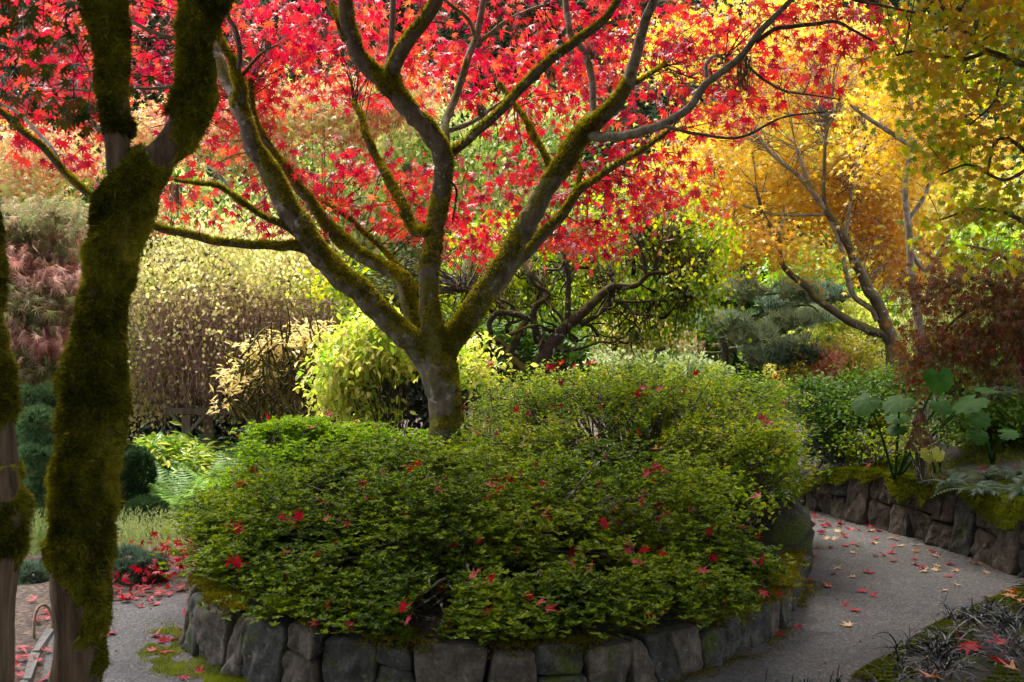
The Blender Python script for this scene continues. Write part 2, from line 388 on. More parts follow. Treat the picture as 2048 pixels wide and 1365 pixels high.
M['twigbrown'] = bark_mat('brown birch twig', (.14, .08, .062), (.32, .2, .155), 0, 0)
M['gnarlbark'] = bark_mat('dark gnarled bark', (.012, .01, .007), (.045, .037, .026), .1, .3, (1, 1, 1), 20)
M['mossbranch'] = bark_mat('mossy branch', (.015, .012, .008), (.045, .036, .02), 0, .75, (1, 1, 1), 20)
M['stone'] = ground_mat('wall stone', [(.25, (.011, .011, .009)), (.5, (.037, .036, .03)), (.75, (.11, .105, .09))], 13, 1.0, .88, None, (.55, 6), fine=1)
M['stoneb'] = ground_mat('brown wall stone', [(.25, (.025, .02, .015)), (.5, (.07, .056, .043)), (.75, (.15, .125, .1))], 13, 1.0, .88, None, (.6, 6), fine=1)
M['stonemoss'] = ground_mat('mossy boulder', [(.25, (.012, .011, .007)), (.6, (.04, .033, .023))], 9, 1.0, .9, None, (.47, 4), fine=1)
M['joint'] = ground_mat('wall joint earth', [(.3, (.008, .007, .005)), (.7, (.02, .018, .012))], 20)
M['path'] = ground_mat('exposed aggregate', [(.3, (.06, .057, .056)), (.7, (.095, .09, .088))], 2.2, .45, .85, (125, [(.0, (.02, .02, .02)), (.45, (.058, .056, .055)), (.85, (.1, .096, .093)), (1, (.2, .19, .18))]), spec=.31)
M['soil'] = ground_mat('mulch', [(.3, (.02, .013, .009)), (.7, (.07, .045, .032))], 40, .8, .95, (45, [(0, (.015, .01, .007)), (.7, (.06, .04, .028)), (1, (.13, .09, .065))]))
M['mossbed'] = ground_mat('mossy bed', [(.3, (.01, .008, .005)), (.7, (.03, .022, .013))], 30, .8, .95, None, (.53, 4), fine=1)
M['litter'] = leaf_mat('brown leaf litter', [(.05, .03, .015), (.12, .06, .03), (.2, .1, .04)], .1, .7, .2, .3, 3)
M['kerb'] = ground_mat('kerb stone', [(.3, (.07, .07, .065)), (.7, (.13, .125, .115))], 20)
M['bamboo'] = bark_mat('bamboo cane', (.16, .11, .07), (.34, .27, .18), 0, 0, (1, 1, .2), 20, .2)
M['thatch'] = bark_mat('bark thatch', (.07, .035, .018), (.2, .11, .06), 0, 0, (1, 1, .08), 60, .8)
M['wood'] = bark_mat('weathered timber', (.1, .085, .06), (.24, .21, .15), 0, .15, (1, 1, .1), 18, .4)
M['bronze'] = bark_mat('dark bronze', (.03, .025, .022), (.06, .05, .045), 0, 0)

# ------------------------------------------------------------------ the setting: ground, path, beds
def sheet(name, pts, z, mat):
    b = MB(); b.faces([(x, y, z) for x, y in pts], [tuple(range(len(pts)))])
    return tag(b.build(name, mat), kind='structure')
sheet('ground', [(-400, -200), (400, -200), (400, 800), (-400, 800)], 0.0, M['soil'])
PATH = [(-1.95, 0), (-2.0, 3.5), (-2.07, 5.0), (-2.32, 5.7), (-2.42, 6.2), (-2.26, 6.42), (-1.88, 6.64), (-1.3, 7.0), (0, 9.9), (.6, 12.6), (3.6, 13.2), (4.3, 12.2),
        (3.5, 11.3), (2.62, 10.6), (2.49, 9.6), (2.75, 9.0), (3.05, 8.13), (3.2, 7.57), (3.3, 7.04), (3.0, 6.72), (2.16, 5.87), (1.49, 5.02), (1.2, 4.3), (1.0, 3.0), (.9, 0)]
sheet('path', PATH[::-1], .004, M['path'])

ISL = [(-1.42, 6.9, .34), (-1.58, 6.4, .33), (-1.62, 5.95, .33), (-1.57, 5.6, .32), (-1.42, 5.3, .32), (-1.15, 5.04, .31), (-.7, 4.8, .29), (-.15, 4.68, .27),
       (.36, 4.82, .25), (.73, 5.09, .22), (1.13, 5.5, .2), (1.39, 5.93, .2), (1.6, 6.45, .2), (1.78, 6.95, .2)]
RW = [(3.75, 4.4, .5), (3.45, 5.9, .48), (3.19, 7.0, .46), (3.12, 7.57, .44), (2.99, 8.13, .43), (2.84, 8.6, .42), (2.70, 9.01, .41), (2.56, 9.4, .33), (2.44, 9.75, .18)]

def line_pts(line, step=.04):
    q = np.array(line, float); k = catmull(q, 400)
    s = np.r_[0, np.cumsum(np.linalg.norm(np.diff(k[:, :2], axis=0), axis=1))]
    t = np.arange(0, s[-1], step)
    return np.stack([np.interp(t, s, k[:, i]) for i in range(3)], 1), t

def stone_wall(name, label, line, side, mat, wr, split, cat='stone wall'):
    """Irregular stones set along a ground line; side = +1/-1 gives the facing direction."""
    pts, t = line_pts(line, .02)
    tan = nrm(np.gradient(pts[:, :2], axis=0)); nor = np.stack([tan[:, 1], -tan[:, 0]], 1) * side
    root = thing(name, label, cat, (*pts[len(pts) // 2, :2], 0))
    def at(s, h, dpt):
        x = np.interp(s, t, pts[:, 0]); y = np.interp(s, t, pts[:, 1]); H = np.interp(s, t, pts[:, 2])
        nx = np.interp(s, t, nor[:, 0]); ny = np.interp(s, t, nor[:, 1])
        dd = dpt - .10 * h * H
        return np.stack([x + nx * dd, y + ny * dd, h * H - .015 + 0 * x], -1)
    cells = []; s = 0; lean0 = 0; end = t[-1]
    while s < end - .05:
        wd = min(random.uniform(*wr), end - s); lean1 = random.uniform(-.05, .05)
        tp = random.uniform(.92, 1.04)
        if random.random() < split:
            hm = random.uniform(.38, .64); h2 = hm + random.uniform(-.12, .12); ml = lean0 * .5; mr = lean1 * .5
            cells.append([(s, 0), (s + wd, 0), (s + wd + mr, h2), (s + ml, hm)])
            if wd > .24 and random.random() < .5:
                xm = s + wd * random.uniform(.4, .6); hmid = (hm + h2) / 2
                cells.append([(s + ml, hm), (xm, hmid), (xm + .03, tp), (s + lean0, tp)])
                cells.append([(xm, hmid), (s + wd + mr, h2), (s + wd + lean1, tp), (xm + .03, tp)])
            else:
                cells.append([(s + ml, hm), (s + wd + mr, h2), (s + wd + lean1, tp), (s + lean0, tp)])
        else:
            cells.append([(s, 0), (s + wd, 0), (s + wd + lean1, tp), (s + lean0, tp * random.uniform(.94, 1.03))])
        s += wd; lean0 = lean1
    for cl in cells:
        b = MB()
        q = np.array(cl, float)
        q += R.normal(0, .008, q.shape) * np.array([1, 2.0])
        for cut in (.10, .22):                                 # corner cutting
            nx = np.roll(q, -1, 0); q = np.stack([q * (1 - cut) + nx * cut, q * cut + nx * (1 - cut)], 1).reshape(-1, 2)
        nx = np.roll(q, -1, 0); q = np.stack([q, (q + nx) / 2], 1).reshape(-1, 2)
        c = q.mean(0); ext = q.max(0) - q.min(0); H = np.interp(c[0], t, pts[:, 2])
        gap = .004
        sc0 = np.array([1 - 2 * gap / max(ext[0], .05), 1 - 2 * gap / max(ext[1] * H, .05)])
        q = c + (q - c) * sc0
        k = len(q); tilt = R.normal(0, .13, 2); dep0 = R.uniform(-.014, .02)
        rings = [(1.0, -.2), (1.0, -.012), (.985, .006), (.95, .014), (.88, .017), (.76, .019), (.62, .02), (.48, .02), (.32, .021), (.16, .021)]
        V = []
        for sc, dp in rings:
            qq = c + (q - c) * sc
            loc = qq - c; d = dp + dep0 + (loc[:, 0] * tilt[0] + loc[:, 1] * H * tilt[1]) * (dp > -.1)
            v = at(qq[:, 0], qq[:, 1], d)
            if dp > -.1:
                nn = np.stack([np.interp(qq[:, 0], t, nor[:, 0]), np.interp(qq[:, 0], t, nor[:, 1]), 0 * d], -1)
                v = v + nn * (nz(v + c[0] * 7, 9) * .012 + nz(v + c[0] * 3, 28) * .009 + np.abs(nz(v + c[0], 17)) * .02)[:, None]
            V.append(v)
        cv = V[-1].mean(0); V = np.concatenate(V + [cv[None]])
        F = []
        for i in range(len(rings) - 1):
            for j in range(k):
                a, bb = i * k + j, i * k + (j + 1) % k
                F.append((a, bb, bb + k, a + k) if side > 0 else (a, a + k, bb + k, bb))
        o = (len(rings) - 1) * k
        for j in range(k):
            F.append((o + j, o + (j + 1) % k, len(V) - 1) if side > 0 else (o + j, len(V) - 1, o + (j + 1) % k))
        b.faces(V, F)
        b.build('stone', mat if random.random() < .7 else (M['stoneb'] if mat is M['stone'] else M['stone']), root, True)
    back = MB(); ss = np.linspace(0, end, 80)
    lo = at(ss, 0 * ss, -.07 + 0 * ss); hi = at(ss, 0 * ss + .95, -.07 + 0 * ss); n = len(ss)
    back.faces(np.concatenate([lo, hi]), [(i, i + 1, n + i + 1, n + i) for i in range(n - 1)])
    back.build('joint_fill', M['joint'], root)
    return pts, nor

isl_pts, isl_nor = stone_wall('stone_wall', 'low curved grey stone wall holding up the azalea bed in the middle', ISL, 1, M['stone'], (.13, .29), .25)
rw_pts, rw_nor = stone_wall('stone_wall', 'taller brown stone retaining wall with mossy top along the right path', RW, -1, M['stoneb'], (.15, .3), .5)

# raised island bed
def isl_h(x, y):
    r = np.sqrt(((x - .1) / 1.75) ** 2 + ((y - 7.6) / 2.9) ** 2)
    return .2 + .42 * np.clip(1.05 - r, 0, 1) + np.clip((-x) * .05, -.03, .08) + nz(np.stack([x, y, 0 * x], -1), 3) * .015
rim = np.concatenate([isl_pts[:, :2] - isl_nor * .07, np.array([(1.95, 7.3), (2.0, 8.2), (1.6, 9.4), (.9, 10.0), (0, 10.1), (-.8, 9.5), (-1.3, 8.4), (-1.45, 7.4)])])
rz = np.concatenate([isl_pts[:, 2], np.full(8, .3)])
V = []; nr = len(rim); RG = [1, .97, .9, .8, .68, .55, .4, .25, .1]
for f in RG:
    x = .1 + (rim[:, 0] - .1) * f; y = 7.4 + (rim[:, 1] - 7.4) * f
    h = isl_h(x, y); bl = np.clip((1 - f) / .25, 0, 1); V.append(np.stack([x, y, rz * (1 - bl) * .96 + h * bl], -1))
V = np.concatenate(V + [np.array([[.1, 7.4, .62]])])
F = [(i * nr + j, i * nr + (j + 1) % nr, (i + 1) * nr + (j + 1) % nr, (i + 1) * nr + j) for i in range(len(RG) - 1) for j in range(nr)]
F += [((len(RG) - 1) * nr + j, (len(RG) - 1) * nr + (j + 1) % nr, len(V) - 1) for j in range(nr)]
b = MB(); b.faces(V, F); tag(b.build('terrain', M['mossbed'], None, True), kind='structure')

# raised bed behind the right wall
prof = [(.03, -.01), (.08, .02), (.25, .05), (.6, .1), (1.2, .25), (2.2, .6), (4, 1.0), (9, 1.3), (25, 1.6)]
sub = rw_pts[::4]; sn = -rw_nor[::4]; nn_ = len(sub); V = []
dirn = nrm(sn * .5 + np.array([.9, .25]))
for dx, dz in prof:
    p = sub[:, :2] + (sn if dx < .3 else dirn) * dx
    V.append(np.stack([p[:, 0], p[:, 1], sub[:, 2] * .97 + dz], -1))
# a skirt at the far end going down to the ground
V = np.concatenate(V)
F = [(i * nn_ + j, i * nn_ + j + 1, (i + 1) * nn_ + j + 1, (i + 1) * nn_ + j) for i in range(len(prof) - 1) for j in range(nn_ - 1)]
endc = [i * nn_ + nn_ - 1 for i in range(len(prof))]; base = len(V)
V = np.concatenate([V, np.array([(V[k][0] - .05, V[k][1] + .35, -.02) for k in endc])])
F += [(endc[i], base + i, base + i + 1, endc[i + 1]) for i in range(len(prof) - 1)]
b = MB(); b.faces(V, F); tag(b.build('terrain', M['mossbed'], None, True), kind='structure')
def rbed_z(x, y):
    d = np.hypot(rw_pts[:, 0] - x, rw_pts[:, 1] - y); i = np.argmin(d)
    return float(rw_pts[i, 2] * .97 + np.interp(d[i], [p[0] for p in prof], [p[1] for p in prof]))

# front right mossy bed with the black grass
MB_EDGE = [(2.98, 6.7), (2.6, 6.32), (2.16, 5.87), (1.8, 5.4), (1.49, 5.02), (1.25, 4.5), (1.05, 3.6), (1.0, 2.6)]
e = catmull(np.array([(x, y, 0) for x, y in MB_EDGE]), 60)
V = []
for off, z in ((0, .006), (.05, .045), (.15, .07), (.5, .1), (2.2, .16)):
    V.append(np.stack([e[:, 0] + off, e[:, 1] - off * .25, z + nz(e + off * 3, 5) * .012], -1))
n = len(e); V = np.concatenate(V)
b = MB(); b.faces(V, [(i * n + j, (i + 1) * n + j, (i + 1) * n + j + 1, i * n + j + 1) for i in range(4) for j in range(n - 1)])
tag(b.build('terrain', M['mossbed'], None, True), kind='structure')
# kerb stones at the left edge of the path
for k in range(4):
    y = 5.62 - k * .42; x = np.interp(y, [3.5, 5.0, 5.7], [-2.06, -2.13, -2.36])
    b = MB(); L = .208; bx = []
    for (dx, dy, dz) in [(-.026, -L, -.02), (.026, -L, -.02), (.026, L, -.02), (-.026, L, -.02), (-.02, -L + .015, .022), (.018, -L + .01, .026), (.02, L - .02, .022), (-.018, L - .01, .026)]:
        bx.append((float(np.interp(y + dy, [3.5, 5.0, 5.7], [-2.06, -2.13, -2.36])) + dx + random.uniform(-.004, .004), y + dy, dz))
    b.faces(bx, [(4, 5, 6, 7), (0, 1, 5, 4), (1, 2, 6, 5), (2, 3, 7, 6), (3, 0, 4, 7)])
    tag(b.build('kerb_stone', M['kerb']), 'pale kerb stone edging the left path by the mulch bed', 'kerb stone', 'kerb stones along the left path')

# ------------------------------------------------------------------ moss
def moss_scatter(mb, pos, nor, size, tm=TUFT, jit=.5):
    t = nrm(nor + R.normal(0, jit, nor.shape)); r = nrm(R.normal(size=nor.shape))
    mb.inst(tm, pos, frame(t, r), size)
def strip_moss(name, pts, nor, n, width, zoff, size, mat, label=None, cov=-.3, back=0.0):
    mb = MB(); i = R.integers(0, len(pts), n); u = R.uniform(-back, width, n)
    p = np.stack([pts[i, 0] - nor[i, 0] * u, pts[i, 1] - nor[i, 1] * u, pts[i, 2] * 1.0 + zoff - np.clip(-u, 0, 1) * 2.0], -1)
    p[:, :2] += R.normal(0, .012, (n, 2)); keep = (nz(p, 4) + .35 * (u > .03) > cov) & (-u < .06 + .05 * nz(p * np.array([1, 1, 0]), 5))
    p = p[keep]; nn = np.tile([0, 0, 1.0], (len(p), 1)); nn[:, :2] += nor[i[keep]] * .5 * (u[keep] < .05)[:, None]
    moss_scatter(mb, p, nn, R.uniform(*size, len(p)))
    return tag(mb.build(name, mat), label, None, None, 'stuff')
strip_moss('moss', isl_pts, isl_nor, 30000, .16, -.014, (.01, .024), M['moss'], cov=.0, back=.02)
strip_moss('moss', rw_pts, rw_nor, 80000, .22, .008, (.014, .03), M['mossg'], cov=-.95, back=.09)
# moss cushion on the island next to the boulder, patch on the left path, edge of the black grass bed
def patch_moss(blobs, n, zf, size, mat, cov=-.4):
    mb = MB()
    for (x, y, rx, ry, rot) in blobs:
        k = int(n * rx * ry); a = R.uniform(0, 6.28, k); r = np.sqrt(R.uniform(0, 1, k)) * (1 + .25 * nz(np.stack([a, a * 0, a * 0], -1), 2)) + R.exponential(.12, k)
        dx, dy = np.cos(a) * r * rx, np.sin(a) * r * ry
        X = x + dx * math.cos(rot) - dy * math.sin(rot); Y = y + dx * math.sin(rot) + dy * math.cos(rot)
        Z = zf(X, Y); p = np.stack([X, Y, Z], -1); p = p[nz(p, 7) > cov - .4 * (1 - r)]
        moss_scatter(mb, p, np.tile([0, 0, 1.0], (len(p), 1)), R.uniform(*size, len(p)))
    return tag(mb.build('moss', mat), kind='stuff')
patch_moss([(-1.52, 5.35, .16, .5, .5), (-1.2, 4.88, .14, .3, 1.0), (-1.05, 4.86, .1, .25, 1.1)], 160000, lambda x, y: .006 + 0 * x, (.006, .013), M['mossl'], -.1)
patch_moss([(-1.2, 5.35, .25, .18, -.5)], 60000, lambda x, y: .015 + np.minimum(.29, isl_h(x, y)), (.012, .026), M['moss'], -.2)
patch_moss([(1.22, 6.45, .24, .5, .25), (1.0, 5.85, .3, .3, 0)], 120000, lambda x, y: np.full_like(x, .215) + nz(np.stack([x, y, x], -1), 4) * .012, (.012, .026), M['moss'])
pm = MB(); i = R.integers(0, len(e), 42000); u = R.uniform(0, 1.05, 42000) ** 1.5
p = np.stack([e[i, 0] + u, e[i, 1] - u * .25, np.interp(u, [0, .05, .15, .5, 2.2], [.006, .045, .07, .1, .16])], -1); p = p[nz(p, 3) > -.1 + u * .25]
moss_scatter(pm, p, np.tile([0, 0, 1.0], (len(p), 1)), R.uniform(.012, .026, len(p))); tag(pm.build('moss', M['mossg']), kind='stuff')
pm = MB(); i = R.integers(0, len(rw_pts), 26000); u = R.uniform(.15, 1.3, 26000)
p = np.stack([rw_pts[i, 0] - rw_nor[i, 0] * u, rw_pts[i, 1] - rw_nor[i, 1] * u, rw_pts[i, 2] * .97 + np.interp(u, [q[0] for q in prof], [q[1] for q in prof])], -1); p = p[nz(p, 3) > .05]
moss_scatter(pm, p, np.tile([0, 0, 1.0], (len(p), 1)), R.uniform(.014, .03, len(p))); tag(pm.build('moss', M['mossg']), kind='stuff')
# thin moss at the wall feet
pm = MB(); i = R.integers(0, len(isl_pts), 9000); u = R.exponential(.03, 9000)
p = np.stack([isl_pts[i, 0] + isl_nor[i, 0] * (u + .03), isl_pts[i, 1] + isl_nor[i, 1] * (u + .03), .006 + 0 * u], -1); p = p[(nz(p, 2) > -.2)]
moss_scatter(pm, p, np.tile([0, 0, 1.0], (len(p), 1)), R.uniform(.006, .013, len(p))); tag(pm.build('moss', M['moss']), kind='stuff')

# ------------------------------------------------------------------ boulders
def boulder(px, py_base, d, w, h, dp, label, mat, lean=0.0, seed=1, zb=None):
    b = MB(); n, m = 26, 18; c = P(px, py_base, d); V = []
    for i in range(m + 1):
        ph = math.pi * i / m
        for j in range(n):
            th = 2 * math.pi * j / n
            v = np.array([math.sin(ph) * math.cos(th), math.sin(ph) * math.sin(th), math.cos(ph)])
            v = np.sign(v) * np.abs(v) ** .72
            V.append(v)
    V = np.array(V); s = 1 + .12 * nz(V + seed * 5.3, 1.6)[:, None] + .05 * nz(V + seed, 4)[:, None] + .03 * np.abs(nz(V + seed, 9))[:, None]
    V = V * s * np.array([w / 2, dp / 2, h / 2]); V[:, 0] += V[:, 2] * lean
    V += np.array([c[0], c[1], (c[2] if zb is None else zb) + h * .42])
    F = [(i * n + j, (i + 1) * n + j, (i + 1) * n + (j + 1) % n, i * n + (j + 1) % n) for i in range(m) for j in range(n)]
    b.faces(V, F); return tag(b.build('boulder', mat, None, True), label, 'boulder')
boulder(1556, 1150, 7.25, .42, .52, .4, 'dark mossy standing boulder at the right end of the azalea bed', M['stonemoss'], .05, 1)
boulder(2000, 800, 9.3, .2, .12, .2, 'small grey rock on top of the dark rocks at the far right', M['stone'], 0, 2)
boulder(2030, 900, 9.2, .75, .5, .5, 'large dark rock under the rust brown lace leaves at right edge', M['stonemoss'], 0, 3)

# ------------------------------------------------------------------ generic tree
def foliage(name, mat, parent, tm, regs, ncl, per, rc, size, droop=45, sd=22, flat=.5, wob=.5, shell=0.0):
    pos, cl, idx = cloud(regs, ncl, per, rc, flat, shell=shell)
    mb = MB(); mb.inst(tm, pos, orient(len(pos), droop, sd, wob=wob), R.uniform(size[0], size[1], len(pos)))
    mb.build(name, mat, parent); return cl
def limbs(parent, lst, d, mat, sides=7, wob=.15, name='branch', k=1.0):
    S = []
    for l in lst:
        b = MB(); t = px_tube(l, d, sides, wob, k).into(b); b.build(name, mat, parent, True); S.append(t.c)
    return S

# ------------------------------------------------------------------ the red maple of the island
red = thing('red_maple', 'large red leaved maple with mossy spreading limbs rising from the azalea bed', 'tree', (*P(888, 900, 8)[:2], .45))
D = 8.0
MAIN = [
 [(892, 950, 86), (890, 880, 78), (884, 800, 82), (878, 735, 92), (866, 680, 60, 7.95), (857, 620, 50, 7.93), (858, 538, 47, 7.9), (870, 462, 45), (881, 385, 44), (883, 318, 46, 7.85), (862, 272, 48, 7.8), (819, 220, 48, 7.75), (783, 180, 46, 7.7)],
 [(886, 800, 60), (862, 730, 70), (815, 675, 60, 7.9), (778, 645, 58, 7.85), (717, 580, 60, 7.75), (667, 540, 58, 7.7), (615, 480, 56, 7.65), (569, 400, 54, 7.6), (528, 328, 46, 7.55), (500, 277, 38, 7.5), (477, 205, 34, 7.5)],
 [(884, 780, 60), (892, 700, 66), (908, 668, 60), (937, 631, 56), (983, 569, 54, 8.0), (1029, 497, 54, 8.0), (1076, 410, 50, 7.95), (1112, 349, 48, 7.9), (1147, 290, 48, 7.9), (1188, 251, 44, 7.9), (1229, 210, 36, 7.9), (1255, 169, 30, 7.9)],
 [(872, 720, 40, 8.1), (842, 680, 38, 8.2), (822, 620, 40, 8.3), (812, 575, 42, 8.35), (790, 548, 36, 8.4), (752, 528, 34, 8.4), (701, 497, 36, 8.4), (655, 452, 32, 8.4), (615, 398, 24, 8.4)],
]
b = MB(); tubes = []
for l in MAIN: tubes.append(px_tube(l, D, 14, .2, .82).into(b))
trunk = b.build('trunk', M['bark'], red, True)
rm = trunk.modifiers.new('remesh', 'REMESH'); rm.mode = 'VOXEL'; rm.voxel_size = .014; rm.use_smooth_shade = True
smo = trunk.modifiers.new('smooth', 'SMOOTH'); smo.iterations = 6; smo.factor = .6
tx = bpy.data.textures.new('knots', 'CLOUDS'); tx.noise_scale = .09; tx.noise_depth = 3
dm = trunk.modifiers.new('knots', 'DISPLACE'); dm.texture = tx; dm.strength = .03; dm.mid_level = .5; dm.texture_coords = 'LOCAL'
tx2 = bpy.data.textures.new('creases', 'CLOUDS'); tx2.noise_scale = .03; tx2.noise_depth = 2
dm = trunk.modifiers.new('creases', 'DISPLACE'); dm.texture = tx2; dm.strength = .014; dm.mid_level = .5; dm.texture_coords = 'LOCAL'
BR = [
 ([(783, 180, 42, 7.7), (753, 149, 38, 7.7), (727, 123, 35, 7.68), (701, 67, 33, 7.65), (691, 0, 32, 7.6), (670, -90, 26, 7.6)], 'bark'),
 ([(790, 185, 34, 7.7), (788, 144, 32, 7.7), (802, 105, 31, 7.65), (819, 77, 31, 7.6), (855, 31, 28, 7.55), (876, 0, 27, 7.5), (900, -90, 20, 7.5)], 'bark'),
 ([(772, 150, 14, 7.75), (778, 118, 15, 7.8), (784, 60, 15, 7.85), (786, -40, 12, 7.9)], 'barktop'),
 ([(690, 80, 16, 7.65), (676, 40, 15, 7.7), (655, 0, 14, 7.8), (640, -60, 10, 7.9)], 'bark'),
 ([(885, 318, 22, 7.85), (906, 306, 17), (958, 262, 17, 7.7), (1009, 215, 17, 7.6), (1060, 159, 18, 7.5), (1112, 113, 17, 7.4), (1163, 77, 16, 7.4), (1214, 36, 14, 7.3), (1250, -20, 12, 7.3)], 'bark'),
 ([(892, 300, 18, 7.9), (890, 256, 20, 8.0), (901, 220, 18, 8.1), (922, 164, 17, 8.2), (937, 118, 16, 8.2), (953, 67, 16, 8.3), (970, -20, 13, 8.3)], 'barktop'),
 ([(900, 262, 11, 8.0), (930, 252, 11, 8.1), (965, 230, 9, 8.3), (1010, 200, 6, 8.5)], 'barktop'),
 ([(952, 80, 9, 8.25), (937, 41, 9, 8.1), (896, 5, 8, 8.0), (850, -30, 6, 8)], 'barktop'),
 ([(945, 95, 9, 8.25), (999, 51, 9, 8.4), (1050, 25, 8, 8.5), (1090, 10, 6, 8.6)], 'barktop'),
 ([(477, 210, 28, 7.5), (482, 180, 22, 7.45), (474, 154, 19, 7.4), (462, 118, 17, 7.4), (442, 85, 16, 7.4), (430, 20, 13, 7.4), (425, -60, 10, 7.4)], 'bark'),
 ([(474, 154, 13, 7.4), (480, 110, 12, 7.35), (470, 60, 11, 7.3), (455, 30, 10, 7.3), (450, -40, 8, 7.3)], 'barkdark'),
 ([(480, 230, 30, 7.52), (462, 180, 30, 7.6), (448, 140, 27, 7.65), (436, 108, 22, 7.7), (428, 60, 15, 7.75), (425, 0, 10, 7.8)], 'barktop'),
 ([(486, 150, 9, 7.4), (520, 110, 7, 7.5), (556, 90, 5, 7.6)], 'barkdark'),
 ([(640, 515, 24, 7.7), (600, 496, 22, 7.65), (560, 493, 18, 7.5), (513, 492, 17, 7.4), (436, 485, 15, 7.2), (385, 474, 14, 7.1), (318, 456, 14, 7), (260, 432, 14, 6.9), (205, 408, 14, 6.8), (144, 362, 14, 6.7), (92, 303, 12, 6.6), (41, 261, 11, 6.5), (0, 226, 10, 6.4), (-60, 190, 8, 6.3)], 'bark'),
 ([(125, 345, 9, 6.68), (108, 303, 9, 6.7), (67, 256, 8, 6.8), (31, 222, 7, 6.9), (-20, 200, 5, 7)], 'barktop'),
 ([(590, 470, 12, 7.65), (569, 454, 11, 7.6), (513, 426, 10, 7.5), (477, 400, 9, 7.45), (436, 374, 8, 7.4), (395, 368, 6, 7.3), (350, 362, 5, 7.2)], 'bark'),
 ([(470, 395, 7, 7.45), (440, 352, 6, 7.5), (412, 332, 5, 7.6)], 'barktop'),
 ([(615, 398, 23, 8.4), (579, 349, 20, 8.4), (543, 302, 18, 8.4), (520, 265, 14, 8.4), (505, 220, 10, 8.4), (500, 160, 8, 8.4)], 'bark'),
 ([(560, 325, 9, 8.4), (520, 300, 8, 8.35), (500, 265, 7, 8.3)], 'barktop'),
 ([(380, 80, 9, 7.2), (330, 72, 9, 7.1), (287, 56, 8, 7.0), (240, 30, 6, 7)], 'barktop'),
 ([(355, 172, 8, 7.2), (300, 178, 7, 7.1), (267, 177, 6, 7), (200, 182, 5, 6.9), (110, 176, 4, 6.8)], 'barktop'),
 ([(858, 470, 24, 7.95), (845, 466, 22, 8.0), (824, 458, 24, 8.05), (804, 410, 20, 8.1), (778, 359, 18, 8.2), (753, 318, 17, 8.3), (732, 277, 15, 8.3), (722, 236, 13, 8.4), (705, 205, 10, 8.5)], 'bark'),
 ([(1255, 175, 30, 7.9), (1262, 140, 26, 7.9), (1270, 113, 24, 7.85), (1286, 51, 22, 7.8), (1306, 0, 20, 7.7), (1330, -80, 15, 7.7)], 'barktop'),
 ([(1165, 272, 26, 7.9), (1190, 272, 24, 7.85), (1214, 274, 23, 7.8), (1265, 268, 21, 7.7), (1312, 254, 20, 7.6), (1350, 236, 19, 7.55), (1379, 213, 18, 7.5), (1410, 169, 17, 7.45), (1451, 138, 16, 7.4), (1492, 103, 15, 7.35), (1522, 62, 14, 7.3), (1569, 15, 12, 7.2), (1610, -30, 9, 7.2)], 'barktop'),
 ([(1512, 85, 10, 7.3), (1540, 66, 10, 7.3), (1563, 55, 10, 7.25), (1625, 50, 9, 7.2), (1671, 44, 8, 7.1), (1707, 62, 6, 7), (1745, 82, 5, 7)], 'barkdark'),
 ([(1415, 165, 9, 7.45), (1412, 130, 9, 7.5), (1430, 112, 7, 7.6), (1450, 118, 6, 7.7)], 'barktop'),
 ([(1490, 128, 7, 7.4), (1530, 160, 6, 7.4), (1570, 182, 5, 7.3), (1620, 190, 4, 7.3), (1680, 200, 3, 7.2)], 'barkdark'),
 ([(1320, 250, 9, 7.6), (1348, 258, 8, 7.5), (1399, 269, 7, 7.4), (1461, 277, 6, 7.3), (1502, 268, 6, 7.3), (1563, 236, 5, 7.2), (1656, 223, 4, 7.1)], 'barkdark'),
 ([(980, 600, 28, 8.1), (1009, 562, 27, 8.2), (1040, 518, 27, 8.25), (1076, 477, 25, 8.3), (1122, 436, 20, 8.3), (1142, 405, 18, 8.3), (1163, 380, 16, 8.3), (1194, 359, 13, 8.25), (1240, 328, 11, 8.2), (1291, 297, 9, 8.1), (1340, 262, 8, 8)], 'bark'),
 ([(1110, 350, 14, 8.0), (1096, 328, 12, 8.1), (1070, 277, 11, 8.2), (1050, 241, 10, 8.3), (1025, 205, 8, 8.4), (1000, 170, 6, 8.5)], 'bark'),
 ([(1192, 250, 17, 7.95), (1188, 220, 16, 8.0), (1183, 154, 16, 8.1), (1168, 103, 16, 8.2), (1142, 67, 15, 8.2), (1132, 0, 14, 8.3), (1130, -60, 10, 8.3)], 'barktop'),
 ([(1268, 170, 8, 7.9), (1300, 150, 7, 8), (1330, 130, 5, 8.1)], 'bark'),
 ([(1150, 395, 9, 8.3), (1160, 350, 8, 8.4), (1150, 310, 6, 8.5)], 'bark'),
 ([(1690, -5, 8, 7.1), (1730, 5, 7, 7.1), (1758, 10, 6, 7), (1830, 26, 5, 6.9)], 'barkdark'),
 ([(885, 350, 6, 7.85), (912, 380, 5, 8), (905, 440, 4, 8.2)], 'twig'),
 ([(840, 590, 16, 8.35), (812, 560, 14, 8.45), (770, 505, 10, 8.6), (700, 440, 8, 8.7), (640, 400, 6, 8.8)], 'mossbranch'),
]
samples = [t.c for t in tubes]; brt = []
for l, mt in BR:
    b = MB(); t = px_tube(l, D, 9, .32, .92).into(b); b.build('branch', M[mt], red, True); samples.append(t.c[3:]); brt.append(t)
S = np.concatenate(samples)
S = S[S[:, 2] > 1.9]
